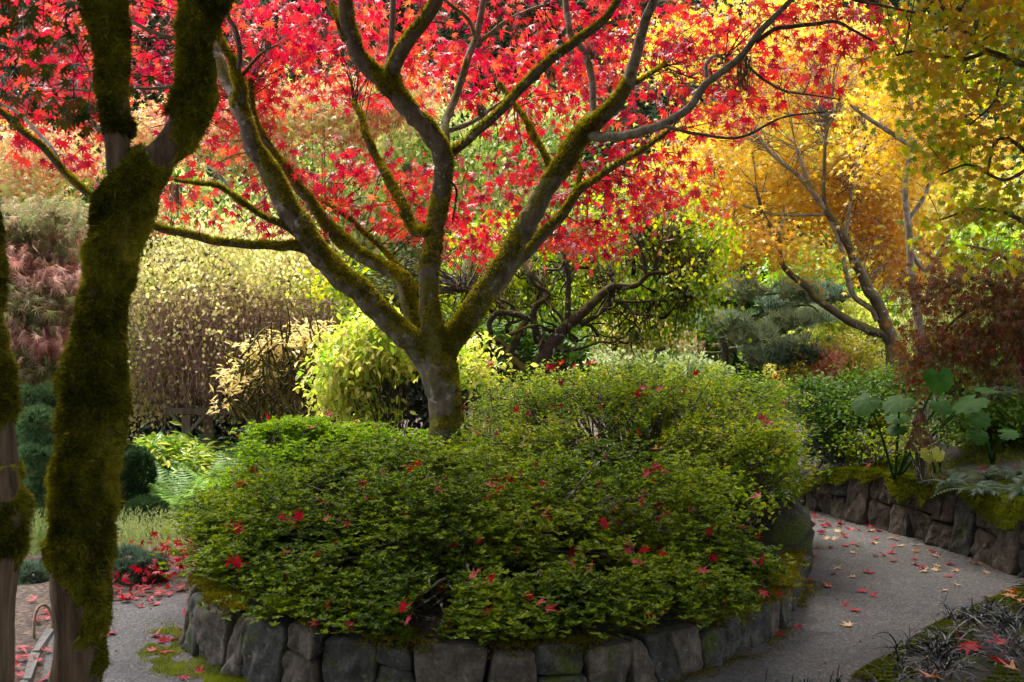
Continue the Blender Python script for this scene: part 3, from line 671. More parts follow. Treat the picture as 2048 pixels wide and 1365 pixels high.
REG = [(330, 110, 300, 120, 8.7, .8), (90, 60, 160, 90, 8.8, .6), (480, 60, 150, 80, 9.2, .6), (700, 70, 260, 100, 8.9, .8), (1000, 100, 250, 130, 9.1, .9), (1290, 110, 230, 140, 8.9, .9, 1.1), (1520, 100, 130, 100, 8.3, .6, 1.0),
       (1690, 60, 130, 65, 7.8, .5, .8), (1570, 185, 110, 45, 7.7, .4, .8), (60, 180, 130, 120, 8.0, .7, .9), (150, 290, 120, 50, 7.6, .5, .8), (420, 240, 130, 90, 8.6, .6, 1.0), (590, 170, 120, 60, 8.9, .5, .8),
       (440, 400, 130, 65, 8.5, .6, 1.1), (570, 460, 80, 30, 8.3, .4, .8), (760, 400, 150, 90, 9.0, .5, 1.1), (640, 360, 100, 55, 8.8, .5, 1.0), (930, 440, 120, 95, 9.0, .6, 1.1), (1060, 330, 100, 80, 9.1, .5),
       (1180, 425, 110, 90, 9.0, .6, 1.1), (1150, 500, 90, 28, 8.7, .4, .7), (1270, 330, 130, 80, 8.9, .6, 1.1), (1330, 400, 80, 70, 8.5, .4, .8), (1425, 390, 50, 60, 8.0, .3, .5), (1440, 455, 30, 22, 7.9, .2, .5),
       (850, 170, 200, 60, 9.2, .6, .8), (1120, 200, 160, 90, 9.2, .6), (1400, 240, 120, 60, 8.6, .6, .9), (620, -60, 700, 60, 8.5, 1.2, .6), (1300, -60, 400, 60, 8.5, 1.2, .6), (1520, 330, 40, 40, 7.6, .3, .25)]
cl = foliage('foliage', M['red'], red, MAPLE, REG, 880, 11, .14, (.042, .082), 50, 26, .45, .8)
b = MB(); pos = []  # unseen red foliage overhead, added to keep sun and sky off the bed
for k in range(1500):
    x, y, z, rx, ry, rz_ = [(-1.6, 7.0, 4.9, 3.4, 1.5, .5), (-1.2, 6.4, 4.8, 3.0, 1.3, .5), (1.4, 7.6, 5.2, 3.0, 1.3, .5)][k % 3]
    q = np.array([x, y, z]) + nrm(R.normal(size=3)) * np.array([rx, ry, rz_]) * R.uniform() ** .4; pos.append(q + R.normal(0, .17, (13, 3)) * np.array([1, 1, .4]))
pos = np.concatenate(pos); b.inst(MAPLE, pos, orient(len(pos), 35, 22), R.uniform(.07, .1, len(pos))); b.build('foliage', M['red'], red)
b = MB(); twigs(b, cl, S, .0045, .1, .45)
for t in tubes + brt:
    for _ in range(int(t.len * 5)):
        i, dv, c, r = t.sample(1); l = R.uniform(.06, .22); up = nrm(dv[0] + np.array([0, 0, .5]) + R.normal(0, .4, 3)); q = c[0] + dv[0] * r[0] * .7
        Tube([(*q, .0035), (*(q + up * l * .5 + R.normal(0, .012, 3)), .0025), (*(q + up * l + R.normal(0, .03, 3)), .001)], m=5, sides=4).into(b); tag(b.build('twigs', M['twig'], red), kind='stuff')
# moss on the limbs and hanging lichen
b = MB(); bl = MB()
for ti, t in enumerate(tubes + [x for x, (l, mt) in zip(brt, BR) if mt in ('bark', 'mossbranch')]):
    N = int(t.len * 9000 * (1.0 if ti < 4 else .45)); i, dv, c, r = t.sample(N)
    up = nrm(np.cross(t.t[i], np.cross(np.array([0, 0, 1.0]), t.t[i])) + 1e-6)
    sc = (dv * up).sum(1) * (1 - t.t[i][:, 2] ** 2 * .5) + nz(c + 4, 3.2) * .9 + dv[:, 0] * (.45 if ti < 4 else 0)
    lim = -.1 + (np.clip(c[:, 2] - 2.5, 0, 3) * .5) + (.4 if ti == 0 else .15 if ti == 1 else 0)
    kp = sc > lim - .12
    moss_scatter(b, (c + dv * (r * .95)[:, None])[kp], dv[kp] + np.array([0, 0, .3]), R.uniform(.012, .03, kp.sum()))
tag(b.build('moss', M['mossgold'], red), kind='stuff')
for (px, py, d, h, n) in ((1487, 115, 7.35, .28, 40), (1485, 150, 7.35, .1, 30), (352, 372, 7.2, .22, 30), (700, 70, 8.0, .08, 40), (380, 95, 7.2, .07, 40), (1100, 140, 8.2, .1, 40), (960, 215, 8.2, .09, 50), (815, 330, 8.1, .06, 40), (1030, 60, 8.3, .09, 40), (645, 60, 7.9, .07, 30), (530, 85, 7.5, .08, 30), (1180, 100, 8.2, .08, 30)):
    o = P(px, py, d)
    for k in range(n):
        q = o + R.normal(0, .02, 3); l = h * R.uniform(.4, 1)
        Tube([(*q, .003), (*(q + np.array([R.normal(0, .012), R.normal(0, .012), -l * .5])), .0025), (*(q + np.array([R.normal(0, .015), R.normal(0, .015), -l])), .001)], m=5, sides=3).into(bl)
tag(bl.build('lichen', M['lichen'], red), kind='stuff')

# ------------------------------------------------------------------ the two mossy trees in the foreground
def mossy_tree(label, base, mains, d, bare, thr, crown, ncl, seed):
    root = thing('mossy_tree', label, 'tree', base)
    b = MB(); tb = [px_tube(l, d, 20, .05, .74).into(b) for l in mains]
    tr = b.build('trunk', M['barkold'], root, True)
    m_ = tr.modifiers.new('remesh', 'REMESH'); m_.mode = 'VOXEL'; m_.voxel_size = .007; m_.use_smooth_shade = True
    m_ = tr.modifiers.new('smooth', 'SMOOTH'); m_.iterations = 8; m_.factor = .6
    m_ = tr.modifiers.new('knots', 'DISPLACE'); m_.texture = tx; m_.strength = .012; m_.texture_coords = 'LOCAL'
    cush = MB(); tuft = MB(); strand = MB()
    B = np.array([(*P(x, y, d), r / FPX * d) for x, y, r in bare])
    def mask(p):
        f = nz(p + seed, 5) * .3 + nz(p + seed, 14) * .2 + .9
        for q in B:
            dd = np.linalg.norm((p - q[:3]) * np.array([1, .6, .8]), axis=-1) / q[3]
            f = np.minimum(f, (dd - 1) * 1.6 + nz(p + seed, 13) * .55 + nz(p + seed, 34) * .3)
        return np.clip(f * 1.6, 0, 1)
    for l in mains:
        t = px_tube(l, d, 40, .05, .77); t2 = px_tube(l, d, 40, .05, .77, m=max(30, int(t.len / .018)))
        V0 = t2.verts(); mk = mask(V0); lump = nz(V0 + seed, 9) * .010 + nz(V0 + seed, 26) * .009 + .006
        rad = t2.r[:, None] * np.where(mk > .02, .92, .7) + (lump + .004) * mk
        t2.into(cush, rad)
        N = int(t.len * 38000 * (t.r.mean() / .07)); i, dv, c, r = t2.sample(N)
        p = c + dv * (r * .92)[:, None]; mk = mask(p); lp = nz(p + seed, 9) * .010 + nz(p + seed, 26) * .009 + .008
        kp = mk > R.uniform(.1, .7, N)
        p = p + dv * (lp * mk)[:, None]
        moss_scatter(tuft, p[kp], dv[kp] * .9 + np.array([0, 0, -.25]), R.uniform(.008, .02, kp.sum()), TUFT, .8)
        kq = kp & (R.uniform(0, 1, N) < .04)
        moss_scatter(tuft, p[kq], dv[kq] * .6 + np.array([0, 0, -.5]), R.uniform(.02, .045, kq.sum()), BLADE3, .6)
    tag(cush.build('moss_cushion', M['mossf'], root, True)); tag(tuft.build('moss', M['mossf'], root), kind='stuff')
    c = MB(); St = np.concatenate([px_tube(l, d, 6).c[-12:] for l in mains])
    for tm, regs, n, per, rc, size in crown:
        pos, clp, idx = [], [], []
        pos = []; cc = []
        wts = np.array([r[3] * r[4] * r[5] for r in regs], float); wts /= wts.sum()
        for k in R.choice(len(regs), n, p=wts):
            x, y, z, rx, ry, rz_ = regs[k]; v = nrm(R.normal(size=3)) * R.uniform(0, 1) ** (1 / 3.)
            q = np.array([x, y, z]) + v * np.array([rx, ry, rz_]); cc.append(q)
            pos.append(q + R.normal(0, rc, (max(1, R.poisson(per)), 3)) * np.array([1, 1, .4]))
        pos = np.concatenate(pos); c.inst(tm, pos, orient(len(pos), 40, 22), R.uniform(*size, len(pos)))
    c.build('foliage', M['ygdark'], root)
    tw = MB()
    for q in cc[::4]:
        s = St[np.argmin(np.linalg.norm(St - q, axis=1))]; mid = (s + q) / 2 + np.array([0, 0, .25])
        f = 1.0 if np.linalg.norm(s - q) > .9 else .25; Tube([(*s, .018 * f), (*(mid * .6 + s * .4 + R.normal(0, .08, 3)), .012 * f), (*(mid * .5 + q * .5 + R.normal(0, .05, 3)), .007 * f), (*q, .0015)], m=14, sides=5, wob=1.0).into(tw)
    tag(tw.build('twigs', M['twig'], root), kind='stuff')
    return root
M['ygdark'] = leaf_mat('dark maple leaf', [(.02, .035, .006), (.05, .065, .01), (.1, .075, .012), (.14, .05, .01)], .35, .45, .4, .5, 1.2)
FD = 3.0
F_MAIN = [
 [(150, 1860, 170), (150, 1600, 140), (150, 1365, 134), (154, 1280, 130), (157, 1178, 146), (163, 1075, 154), (167, 973, 152), (185, 870, 147), (188, 768, 145), (195, 690, 118), (205, 615, 106), (224, 513, 114), (243, 436, 126), (262, 375, 116), (300, 330, 92), (328, 300, 78), (350, 270, 80), (375, 231, 92), (391, 154, 84), (392, 103, 66), (395, 51, 80), (402, 0, 90), (380, -80, 80), (350, -200, 70), (320, -420, 60)],
 [(255, 420, 70), (243, 370, 70), (236, 320, 68), (234, 256, 66), (230, 179, 65), (222, 103, 66), (212, 40, 74), (205, 0, 80), (180, -120, 70), (130, -300, 60), (60, -520, 50)],
 [(396, 60, 60), (420, 10, 62), (450, -40, 50), (520, -160, 46), (640, -380, 40)],
]
CR = [(MAPLE, [(-.6, 3.4, 4.7, 3.2, 2.0, .6), (1.6, 3.2, 4.9, 2.4, 2.2, .6), (-2.6, 2.0, 4.4, 1.6, 2.0, .8), (.6, 5.2, 5.3, 3.0, 1.4, .5), (0, .4, 4.6, 2.6, 1.2, .6), (1.2, 6.6, 5.0, 3.6, 1.3, .35), (3.9, 5.2, 4.7, 1.4, 2.2, .5)], 4200, 13, .22, (.07, .11)),  # overhead crown out of view, widened and thickened to shade the front
      (MAPLE, [(-1.33, 3.15, 2.33, .22, .2, .12), (-1.2, 3.1, 2.17, .1, .15, .1), (-1.42, 2.95, 2.42, .12, .2, .12)], 34, 9, .06, (.03, .044))]
mossy_tree('foreground tree wrapped in thick olive moss forking into two limbs at left', (*P(150, 1860, FD)[:2], 0), F_MAIN, FD,
           [(108, 1330, 82), (106, 1238, 70), (145, 1430, 92), (228, 305, 36), (212, 350, 24), (322, 290, 34), (338, 258, 22), (228, 240, 14)], 0, CR, 0, 3.0)
F2 = [[(-50, 1900, 190), (-30, 1500, 146), (-22, 1365, 130), (-20, 1270, 126), (-17, 1178, 126), (-8, 1101, 132), (-2, 1024, 140), (-14, 921, 126), (-24, 819, 122), (-40, 720, 112), (-52, 600, 118), (-62, 440, 124), (-110, 250, 110), (-190, 60, 100), (-300, -200, 80)]]
CR2 = [(MAPLE, [(-3.0, 2.4, 3.9, 1.4, 1.4, .9), (-2.2, -1.0, 3.6, 1.8, 1.4, 1.0), (-1.0, -1.6, 3.9, 1.8, 1.4, 1.0), (0, -3.2, 2.9, 5.0, 1.0, 2.0), (-4.6, 2.2, 2.9, 1.0, 2.6, 1.9), (4.4, -1.5, 2.9, 1.2, 2.2, 2.0), (0, -2.6, 2.2, 5.0, .8, 1.6)], 2300, 13, .24, (.09, .14)),  # unseen low crown masses behind and beside the camera, added to block light
       (MAPLE, [(-1.12, 2.4, 2.32, .09, .2, .08)], 8, 7, .06, (.034, .05))]
mossy_tree('leaning moss patched trunk cut off by the left edge of the photo', (*P(-50, 1900, 2.8)[:2], 0), F2, 2.8, [(0, 970, 40), (10, 1220, 66), (0, 1330, 70), (-10, 1150, 40), (-20, 900, 50)], 0, CR2, 0, 8.0)

# ------------------------------------------------------------------ trees and shrubs behind
def tree(name, label, cat, trunk_l, br_l, fol, d, bark, brbark=None, zbase=0.0, twf=.5, tw0=.005, group=None, twmat='twig', sides=9):
    x, y, wd = trunk_l[0][0][:3]; dd = trunk_l[0][0][3] if len(trunk_l[0][0]) > 3 else d
    q = P(x, y, dd); root = thing(name, label, cat, (q[0], q[1], zbase), group)
    b = MB(); ts = [px_tube(l, d, sides, .2).into(b) for l in trunk_l]; b.build('trunk', M[bark], root, True)
    S = [t.c for t in ts] + limbs(root, br_l, d, M[brbark or bark], 6, .25)
    S = np.concatenate(S); cls = []
    for f in fol:
        nm, mt, tm, regs, ncl, per, rc, size, droop = f[:9]; kw = f[9] if len(f) > 9 else {}
        cls.append(foliage(nm, M[mt], root, tm, regs, ncl, per, rc, size, droop, **kw))
    if twf:
        b = MB(); twigs(b, np.concatenate(cls), S, tw0, .08, twf); tag(b.build('twigs', M[twmat], root), kind='stuff')
    return root
def shrub(name, label, base, fol, nst=40, stem='twig', r0=.006, cat='shrub', top=None, group=None):
    """fol as in tree(); stems fan out from the base to the clumps."""
    root = thing(name, label, cat, base, group); cls = []
    for f in fol:
        nm, mt, tm, regs, ncl, per, rc, size, droop = f[:9]; kw = f[9] if len(f) > 9 else {}
        cls.append(foliage(nm, M[mt], root, tm, regs, ncl, per, rc, size, droop, **kw))
    c = np.concatenate(cls); c = c[R.choice(len(c), min(nst, len(c)), replace=False)]
    if nst:
        b = MB(); bs = np.array(base, float)
        for q in c:
            s = bs + (q - bs) * np.array([.35, .35, 0]) * R.uniform(.1, 1); s[2] = bs[2]
            m1 = s + (q - s) * np.array([.35, .35, .55]) + R.normal(0, .03, 3)
            Tube([(*s, r0), (*m1, r0 * .75), (*q, r0 * .3)], m=8, sides=4, wob=.8).into(b)
        tag(b.build('stems', M[stem], root), kind='stuff')
    return root
def at0(px, d, z=0.0): return (float((px - 1024) / FPX * d), float(d), z)

# amber maple on the right
tree('amber_maple', 'amber yellow maple with dark twin trunks leaning left over the pine', 'tree',
     [[(1800, 800, 40), (1790, 720, 36), (1784, 687, 30), (1758, 615, 25), (1733, 574, 22), (1712, 523, 19), (1686, 472, 17), (1656, 426, 14), (1648, 400, 9), (1649, 330, 7), (1652, 270, 6), (1664, 240, 4)],
      [(1792, 730, 22), (1774, 677, 19), (1740, 660, 18), (1697, 641, 17), (1635, 600, 15), (1620, 580, 14), (1594, 559, 13), (1563, 528, 12), (1556, 477, 11), (1540, 450, 9), (1527, 431, 9), (1518, 400, 7), (1512, 375, 5)]],
     [[(1655, 425, 12), (1640, 405, 12), (1604, 359, 11), (1574, 333, 10), (1545, 310, 8), (1520, 280, 5)],
      [(1630, 395, 9), (1615, 359, 8), (1600, 320, 8), (1590, 290, 6)],
      [(1756, 640, 14), (1743, 620, 13), (1707, 590, 12), (1692, 544, 10), (1684, 503, 9), (1660, 440, 8)],
      [(1652, 428, 8), (1594, 431, 7), (1560, 430, 6), (1527, 424, 6), (1466, 405, 5), (1420, 385, 3)],
      [(1556, 470, 7), (1565, 440, 6), (1568, 410, 4)], [(1690, 480, 6), (1705, 380, 6), (1715, 320, 5), (1735, 285, 3)]],
     [('foliage', 'amber', MAPLE5, [(1480, 310, 170, 130, 12.9, .9), (1660, 230, 200, 130, 12.9, 1, 1.0), (1590, 420, 180, 90, 12.9, .9), (1730, 370, 110, 110, 12.9, .8), (1450, 500, 110, 40, 11.9, .5), (1400, 420, 90, 70, 12, .6),
       (1330, 100, 90, 70, 13, .7), (1540, 70, 210, 90, 13, 1), (1400, 330, 80, 80, 12, .6), (1610, 520, 60, 30, 11.7, .4), (1690, 130, 160, 90, 13, 1)], 1500, 15, .2, (.04, .062), 42),
      ('foliage', 'orange', MAPLE5, [(1800, 540, 70, 45, 12.6, .6), (1740, 410, 110, 80, 12.9, .7, .7), (1770, 480, 80, 40, 12.6, .5), (1530, 480, 40, 30, 11.6, .4), (1900, 300, 90, 60, 13, .6, .6), (1640, 380, 80, 60, 13, .5, .6)], 420, 15, .18, (.04, .06), 42)],
     11.7, 'barkdark', 'barktop', zbase=.9, twf=.22)
am = [o for o in COL.objects if o.name == 'amber_maple'][0]
b = MB(); pos = []  # unseen amber foliage higher up, added to shade the right bank
for k in range(420):
    q = np.array([2.6, 10.3, 5.3]) + nrm(R.normal(size=3)) * np.array([2.0, 1.2, .45]) * R.uniform() ** .4; pos.append(q + R.normal(0, .2, (14, 3)) * np.array([1, 1, .4]))
pos = np.concatenate(pos); b.inst(MAPLE5, pos, orient(len(pos), 40, 22), R.uniform(.07, .1, len(pos))); b.build('foliage', M['amber'], am)
tree('slender_maple', 'slender upright maple trunk with pale lichen behind the rust lace leaves', 'tree',
     [[(1850, 800, 24), (1843, 700, 20), (1838, 641, 18), (1825, 564, 16), (1820, 487, 14), (1812, 410, 12), (1814, 333, 10), (1830, 280, 7), (1822, 200, 5)]],
     [[(1816, 440, 9), (1845, 400, 9), (1860, 359, 8), (1868, 310, 8), (1872, 270, 6), (1880, 200, 4)],
      [(1868, 320, 9), (1840, 300, 10), (1810, 285, 10), (1774, 261, 10), (1727, 231, 8), (1700, 210, 5)], [(1828, 570, 9), (1850, 600, 9), (1870, 520, 7), (1900, 470, 5)], [(1822, 500, 7), (1850, 540, 10), (1890, 500, 8)]],
     [('foliage', 'amber', MAPLE5, [(1830, 210, 120, 90, 10.8, .7), (1790, 320, 80, 60, 10.8, .5), (1900, 300, 80, 80, 10.8, .6)], 260, 13, .18, (.04, .06), 42)],
     10.4, 'barktop', zbase=.9)
# yellow green maple hanging in from the right, nearer
tree('green_gold_maple', 'green and gold maple hanging in from the top right corner', 'tree',
     [[(2230, 1000, 90, 7.2), (2210, 700, 80, 7.1), (2200, 400, 70, 7), (2150, 150, 60, 7), (2100, -100, 50, 7)]],
     [[(2200, 330, 26), (2120, 170, 20), (2035, 123, 15), (1974, 103, 13), (1945, 80, 11), (1922, 56, 10), (1895, 30, 8), (1876, -5, 7)],
      [(1974, 103, 9), (1927, 118, 8), (1861, 110, 7), (1820, 104, 6), (1794, 112, 4)],
      [(2200, 500, 20), (2100, 330, 12), (2060, 310, 10), (2020, 280, 8), (1989, 287, 6), (1974, 349, 5)], [(2080, 320, 9), (2010, 360, 7), (1940, 330, 5), (1880, 350, 4)],
      [(2200, 560, 24), (2100, 480, 16), (2020, 430, 9), (1950, 420, 6), (1880, 440, 4)], [(2010, 110, 7), (1990, 200, 5), (1940, 250, 4)]],
     [('foliage', 'ygmaple', FULLMOON, [(1910, 90, 170, 110, 7.2, .7, 1.0), (1970, 270, 110, 110, 7.1, .5, .9), (1850, 190, 80, 80, 7.4, .5, .8), (1840, 330, 60, 45, 7.4, .4, .5), (1990, 420, 80, 50, 7, .4, .9), (1900, 440, 70, 35, 7.2, .4, .8), (2010, 530, 60, 50, 7, .3, .7), (2000, 20, 120, 80, 6.8, .5, .8), (1880, 490, 40, 30, 7.2, .3, .6), (2250, 200, 200, 300, 7, 1.0, .6), (2150, -200, 400, 120, 6, 1.5, .6)], 500, 11, .13, (.036, .054), 38)],
     7.1, 'barkdark', zbase=.5, tw0=.004)
gg = [o for o in COL.objects if o.name == 'green_gold_maple'][0]
b = MB(); pos = []  # extra foliage out of view at right, added to darken the path
for k in range(1500):
    x, y, z, rx, ry, rz_ = [(5.0, 4.2, 3.6, 1.2, 2.6, 1.7), (3.4, 3.8, 5.2, 1.8, 1.6, .5), (5.0, 3.2, 3.0, 1.2, 2.0, 1.5)][k % 3]
    q = np.array([x, y, z]) + nrm(R.normal(size=3)) * np.array([rx, ry, rz_]) * R.uniform() ** .4; pos.append(q + R.normal(0, .2, (13, 3)) * np.array([1, 1, .4]))
pos = np.concatenate(pos); b.inst(MAPLE, pos, orient(len(pos), 40, 22), R.uniform(.07, .11, len(pos))); b.build('foliage', M['ygmaple'], gg)
# rust lace-leaf maple
tree('lace_leaf_maple', 'rust brown weeping lace leaf maple drooping over the big leaves at right edge', 'tree',
     [[(2120, 960, 60, 9.4), (2075, 800, 50, 9.4), (2050, 700, 44, 9.3), (2020, 620, 36, 9.2), (1990, 570, 26, 9.2)]],
     [[(2030, 640, 16), (1990, 600, 12), (1940, 620, 9), (1900, 650, 6), (1860, 700, 4)], [(2045, 660, 14), (1990, 660, 9), (1930, 700, 6), (1890, 740, 3)], [(1995, 575, 14), (1950, 555, 9), (1890, 575, 6), (1840, 620, 4)], [(2050, 560, 12), (2000, 510, 8), (1930, 490, 5)]],
     [('foliage', 'darklace', LACE, [(1890, 560, 90, 60, 9.2, .4), (1990, 590, 90, 80, 9.1, .4), (1860, 680, 55, 60, 9.0, .35), (1950, 700, 100, 45, 9.1, .35), (2020, 680, 60, 70, 9.0, .35), (2100, 600, 80, 150, 9, .4), (1990, 760, 40, 30, 9.2, .25, .6), (1840, 730, 35, 40, 9.1, .25)], 300, 12, .1, (.055, .085), 66, dict(wob=.8, flat=1.0))],
     9.2, 'barkdark', zbase=.8, tw0=.004)
# gnarled small tree behind the island
G = lambda *p: list(p)
tree('gnarled_tree', 'low gnarled tree with contorted mossy limbs and small yellow green leaves', 'tree',
     [[(1086, 790, 40), (1090, 715, 32), (1132, 657, 24), (1164, 626, 21), (1216, 578, 17), (1240, 573, 14), (1274, 570, 12), (1301, 547, 10), (1348, 544, 8), (1401, 531, 4)],
      [(1088, 730, 24), (1085, 697, 19), (1069, 652, 15), (1069, 615, 13), (1090, 598, 11), (1095, 585, 10), (1069, 568, 10), (1058, 540, 7)],
      [(1060, 760, 26), (1019, 715, 22), (1027, 692, 17), (1042, 657, 15), (1053, 639, 13), (1027, 628, 13), (995, 626, 13), (979, 647, 11), (982, 670, 9)]],
     [[(1092, 710, 18), (1100, 684, 15), (1132, 649, 14), (1135, 605, 12), (1137, 552, 10), (1129, 520, 7), (1140, 470, 5)],
      [(1030, 715, 14), (1000, 686, 13), (971, 678, 10), (950, 660, 7)],
      [(1160, 650, 14), (1190, 632, 12), (1216, 612, 11), (1228, 583, 8), (1226, 540, 5)],
      [(1128, 650, 9), (1121, 634, 8), (1095, 602, 7), (1080, 560, 5)],
      [(1220, 602, 6), (1269, 605, 5), (1330, 600, 3)], [(1250, 606, 5), (1269, 628, 5), (1296, 631, 3)],
      [(1292, 553, 8), (1288, 520, 7), (1276, 480, 5), (1290, 440, 3)], [(1308, 544, 7), (1317, 512, 6), (1340, 470, 4)], [(1345, 544, 5), (1358, 580, 4), (1400, 600, 3)],
      [(1018, 628, 8), (990, 600, 6), (950, 585, 4), (915, 575, 3)], [(1100, 700, 9), (1150, 700, 7), (1200, 685, 5), (1230, 690, 3)]],
     [('foliage', 'gnarl', BROAD, [(1260, 470, 150, 60, 10.9, .8), (1370, 560, 70, 90, 10.6, .7), (1150, 560, 150, 70, 11, .7, .8), (1000, 560, 70, 70, 11, .6), (1310, 650, 90, 50, 10.7, .6), (920, 580, 60, 60, 11, .5), (1400, 480, 60, 60, 10.6, .5), (1220, 640, 60, 40, 11.2, .4, .5), (1000, 480, 100, 50, 11, .6), (1290, 400, 120, 60, 11, .6, .6), (700, 560, 80, 50, 11, .4, .8)], 950, 14, .13, (.035, .055), 50)],
     10.2, 'gnarlbark', zbase=0, tw0=.007, twf=.9, twmat='gnarlbark')
gt = [o for o in COL.objects if o.name == 'gnarled_tree'][0]
for k in range(46):
    q = P(R.uniform(960, 1330), R.uniform(520, 700), R.uniform(10.1, 10.7)); dv = nrm(np.array([R.normal(0, 1), R.normal(0, .3), R.uniform(-.1, 1)])); pts = [(*q, .022 * R.uniform(.5, 1.1))]; r_ = pts[0][3]
    for j in range(5):
        dv = nrm(dv + R.normal(0, .65, 3) + np.array([0, 0, .1])); q = q + dv * R.uniform(.06, .12); r_ *= .8; pts.append((*q, r_))
    b = MB(); Tube(pts, sides=6, wob=.4).into(b); b.build('branch', M['gnarlbark'], gt, True)
# blue green pine
tree('pine_tree', 'blue green cloud pruned pine with a curved mossy trunk', 'tree',
     [[(1452, 800, 22), (1450, 730, 18), (1448, 694, 15), (1443, 668, 13), (1460, 640, 10), (1490, 600, 8), (1500, 560, 6), (1482, 530, 6)]],
     [[(1450, 700, 9), (1470, 698, 9), (1485, 697, 9), (1518, 684, 8), (1535, 670, 4)], [(1446, 706, 6), (1420, 706, 4), (1380, 703, 4)], [(1495, 592, 6), (1540, 588, 5), (1580, 586, 4), (1610, 590, 3)], [(1505, 640, 4), (1560, 620, 5), (1620, 612, 4), (1650, 640, 3)], [(1570, 770, 9), (1585, 720, 7), (1590, 690, 5), (1580, 680, 4)], [(1588, 715, 4), (1615, 705, 3), (1635, 690, 3)]],
     [('foliage', 'pine', PINE, [(1485, 582, 32, 20, 13, .4), (1603, 585, 45, 22, 13, .4), (1446, 648, 45, 17, 12.6, .35), (1505, 675, 45, 14, 12.5, .35), (1579, 648, 45, 15, 12.9, .35), (1573, 690, 26, 20, 12.8, .3), (1640, 637, 42, 14, 13.2, .4), (1520, 715, 40, 14, 12.8, .3)], 130, 8, .05, (.12, .17), -60, dict(wob=1, sd=28)),
      ('foliage', 'bluegreen', PINE, [(1526, 478, 25, 12, 13.6, .3), (1626, 686, 26, 7, 12.7, .3), (1614, 715, 26, 8, 12.7, .3), (1553, 722, 30, 10, 12.7, .3), (1650, 600, 40, 25, 14, .3), (1560, 610, 40, 20, 14, .3)], 80, 10, .07, (.1, .15), -60, dict(wob=1, sd=28))],
     13, 'barkdark', twf=0)
# weeping birch with hanging brown twigs over a timber arbour
wb = tree('weeping_birch', 'weeping birch with bare brown hanging twigs and small yellow leaves', 'tree',
     [[(520, 900, 26), (515, 800, 22), (500, 680, 20), (480, 600, 16), (450, 540, 12), (410, 505, 8)]],
     [[(500, 670, 12), (550, 590, 10), (600, 560, 7), (650, 580, 4)], [(480, 600, 12), (400, 560, 10), (330, 570, 7), (280, 620, 4)], [(450, 540, 8), (380, 520, 6), (310, 540, 4)]],
     [('foliage', 'birch', DIAMOND, [(400, 560, 160, 65, 11.8, .9, 1.2), (560, 560, 110, 60, 11.8, .8, 1.2), (310, 650, 60, 80, 11.6, .6), (600, 510, 80, 40, 12, .5), (480, 490, 200, 35, 12.2, .8), (600, 640, 50, 60, 11.7, .5, .8), (430, 690, 160, 90, 11.5, .7, .28), (390, 815, 120, 20, 11.6, .3, .4), (560, 840, 80, 25, 11.3, .4, .6), (280, 780, 30, 70, 11.4, .4, .7)], 1500, 12, .1, (.034, .052), 60, dict(flat=1.6))],
     11.8, 'barkdark', twf=.25)
b = MB()
for k in range(2500):
    px = R.uniform(262, 665); d = R.uniform(11.0, 12.3); top = R.uniform(570, 740) + abs(px - 420) * .12; ln = R.uniform(60, 170); bot = min(top + ln, R.uniform(790, 862))
    if bot < top + 20: continue
    a = P(px, top, d); c = P(px + R.normal(0, 26), bot, d + R.normal(0, .08)); a0 = a + np.array([R.normal(0, .15), R.normal(0, .1), R.uniform(-.02, .06)])
    m = (a + c) / 2 + R.normal(0, .06, 3)
    Tube([(*a0, .003), (*a, .003), (*m, .0025), (*c, .001)], m=8, sides=3, wob=2).into(b)
tag(b.build('hanging_twigs', M['twigbrown'], wb), kind='stuff')
# timber arbour beneath it
ar = thing('arbour', 'weathered timber arbour post and beam under the weeping birch', 'arbour', at0(375, 11.3))
def box(b, c, s, rot=0.0):
    V = []
    for dx, dy, dz in [(-1, -1, -1), (1, -1, -1), (1, 1, -1), (-1, 1, -1), (-1, -1, 1), (1, -1, 1), (1, 1, 1), (-1, 1, 1)]:
        x, y, z = dx * s[0] / 2, dy * s[1] / 2, dz * s[2] / 2
        V.append((c[0] + x * math.cos(rot) + z * math.sin(rot), c[1] + y, c[2] - x * math.sin(rot) + z * math.cos(rot)))
    b.faces(V, [(0, 3, 2, 1), (4, 5, 6, 7), (0, 1, 5, 4), (1, 2, 6, 5), (2, 3, 7, 6), (3, 0, 4, 7)])
for px in (366, 408):
    c = P(px + 8, 830, 11.3 if px < 400 else 12.4); b = MB(); box(b, (c[0], c[1], c[2] / 2), (.085, .085, c[2])); b.build('post', M['wood'], ar)
c = P(405, 822, 11.3); b = MB(); box(b, c, (.72, .07, .06)); b.build('beam', M['wood'], ar)
for px, rt in ((396, .75), (358, -.75)):
    c = P(px, 845, 11.28); b = MB(); box(b, c, (.03, .05, .26), rt); b.build('brace', M['wood'], ar)

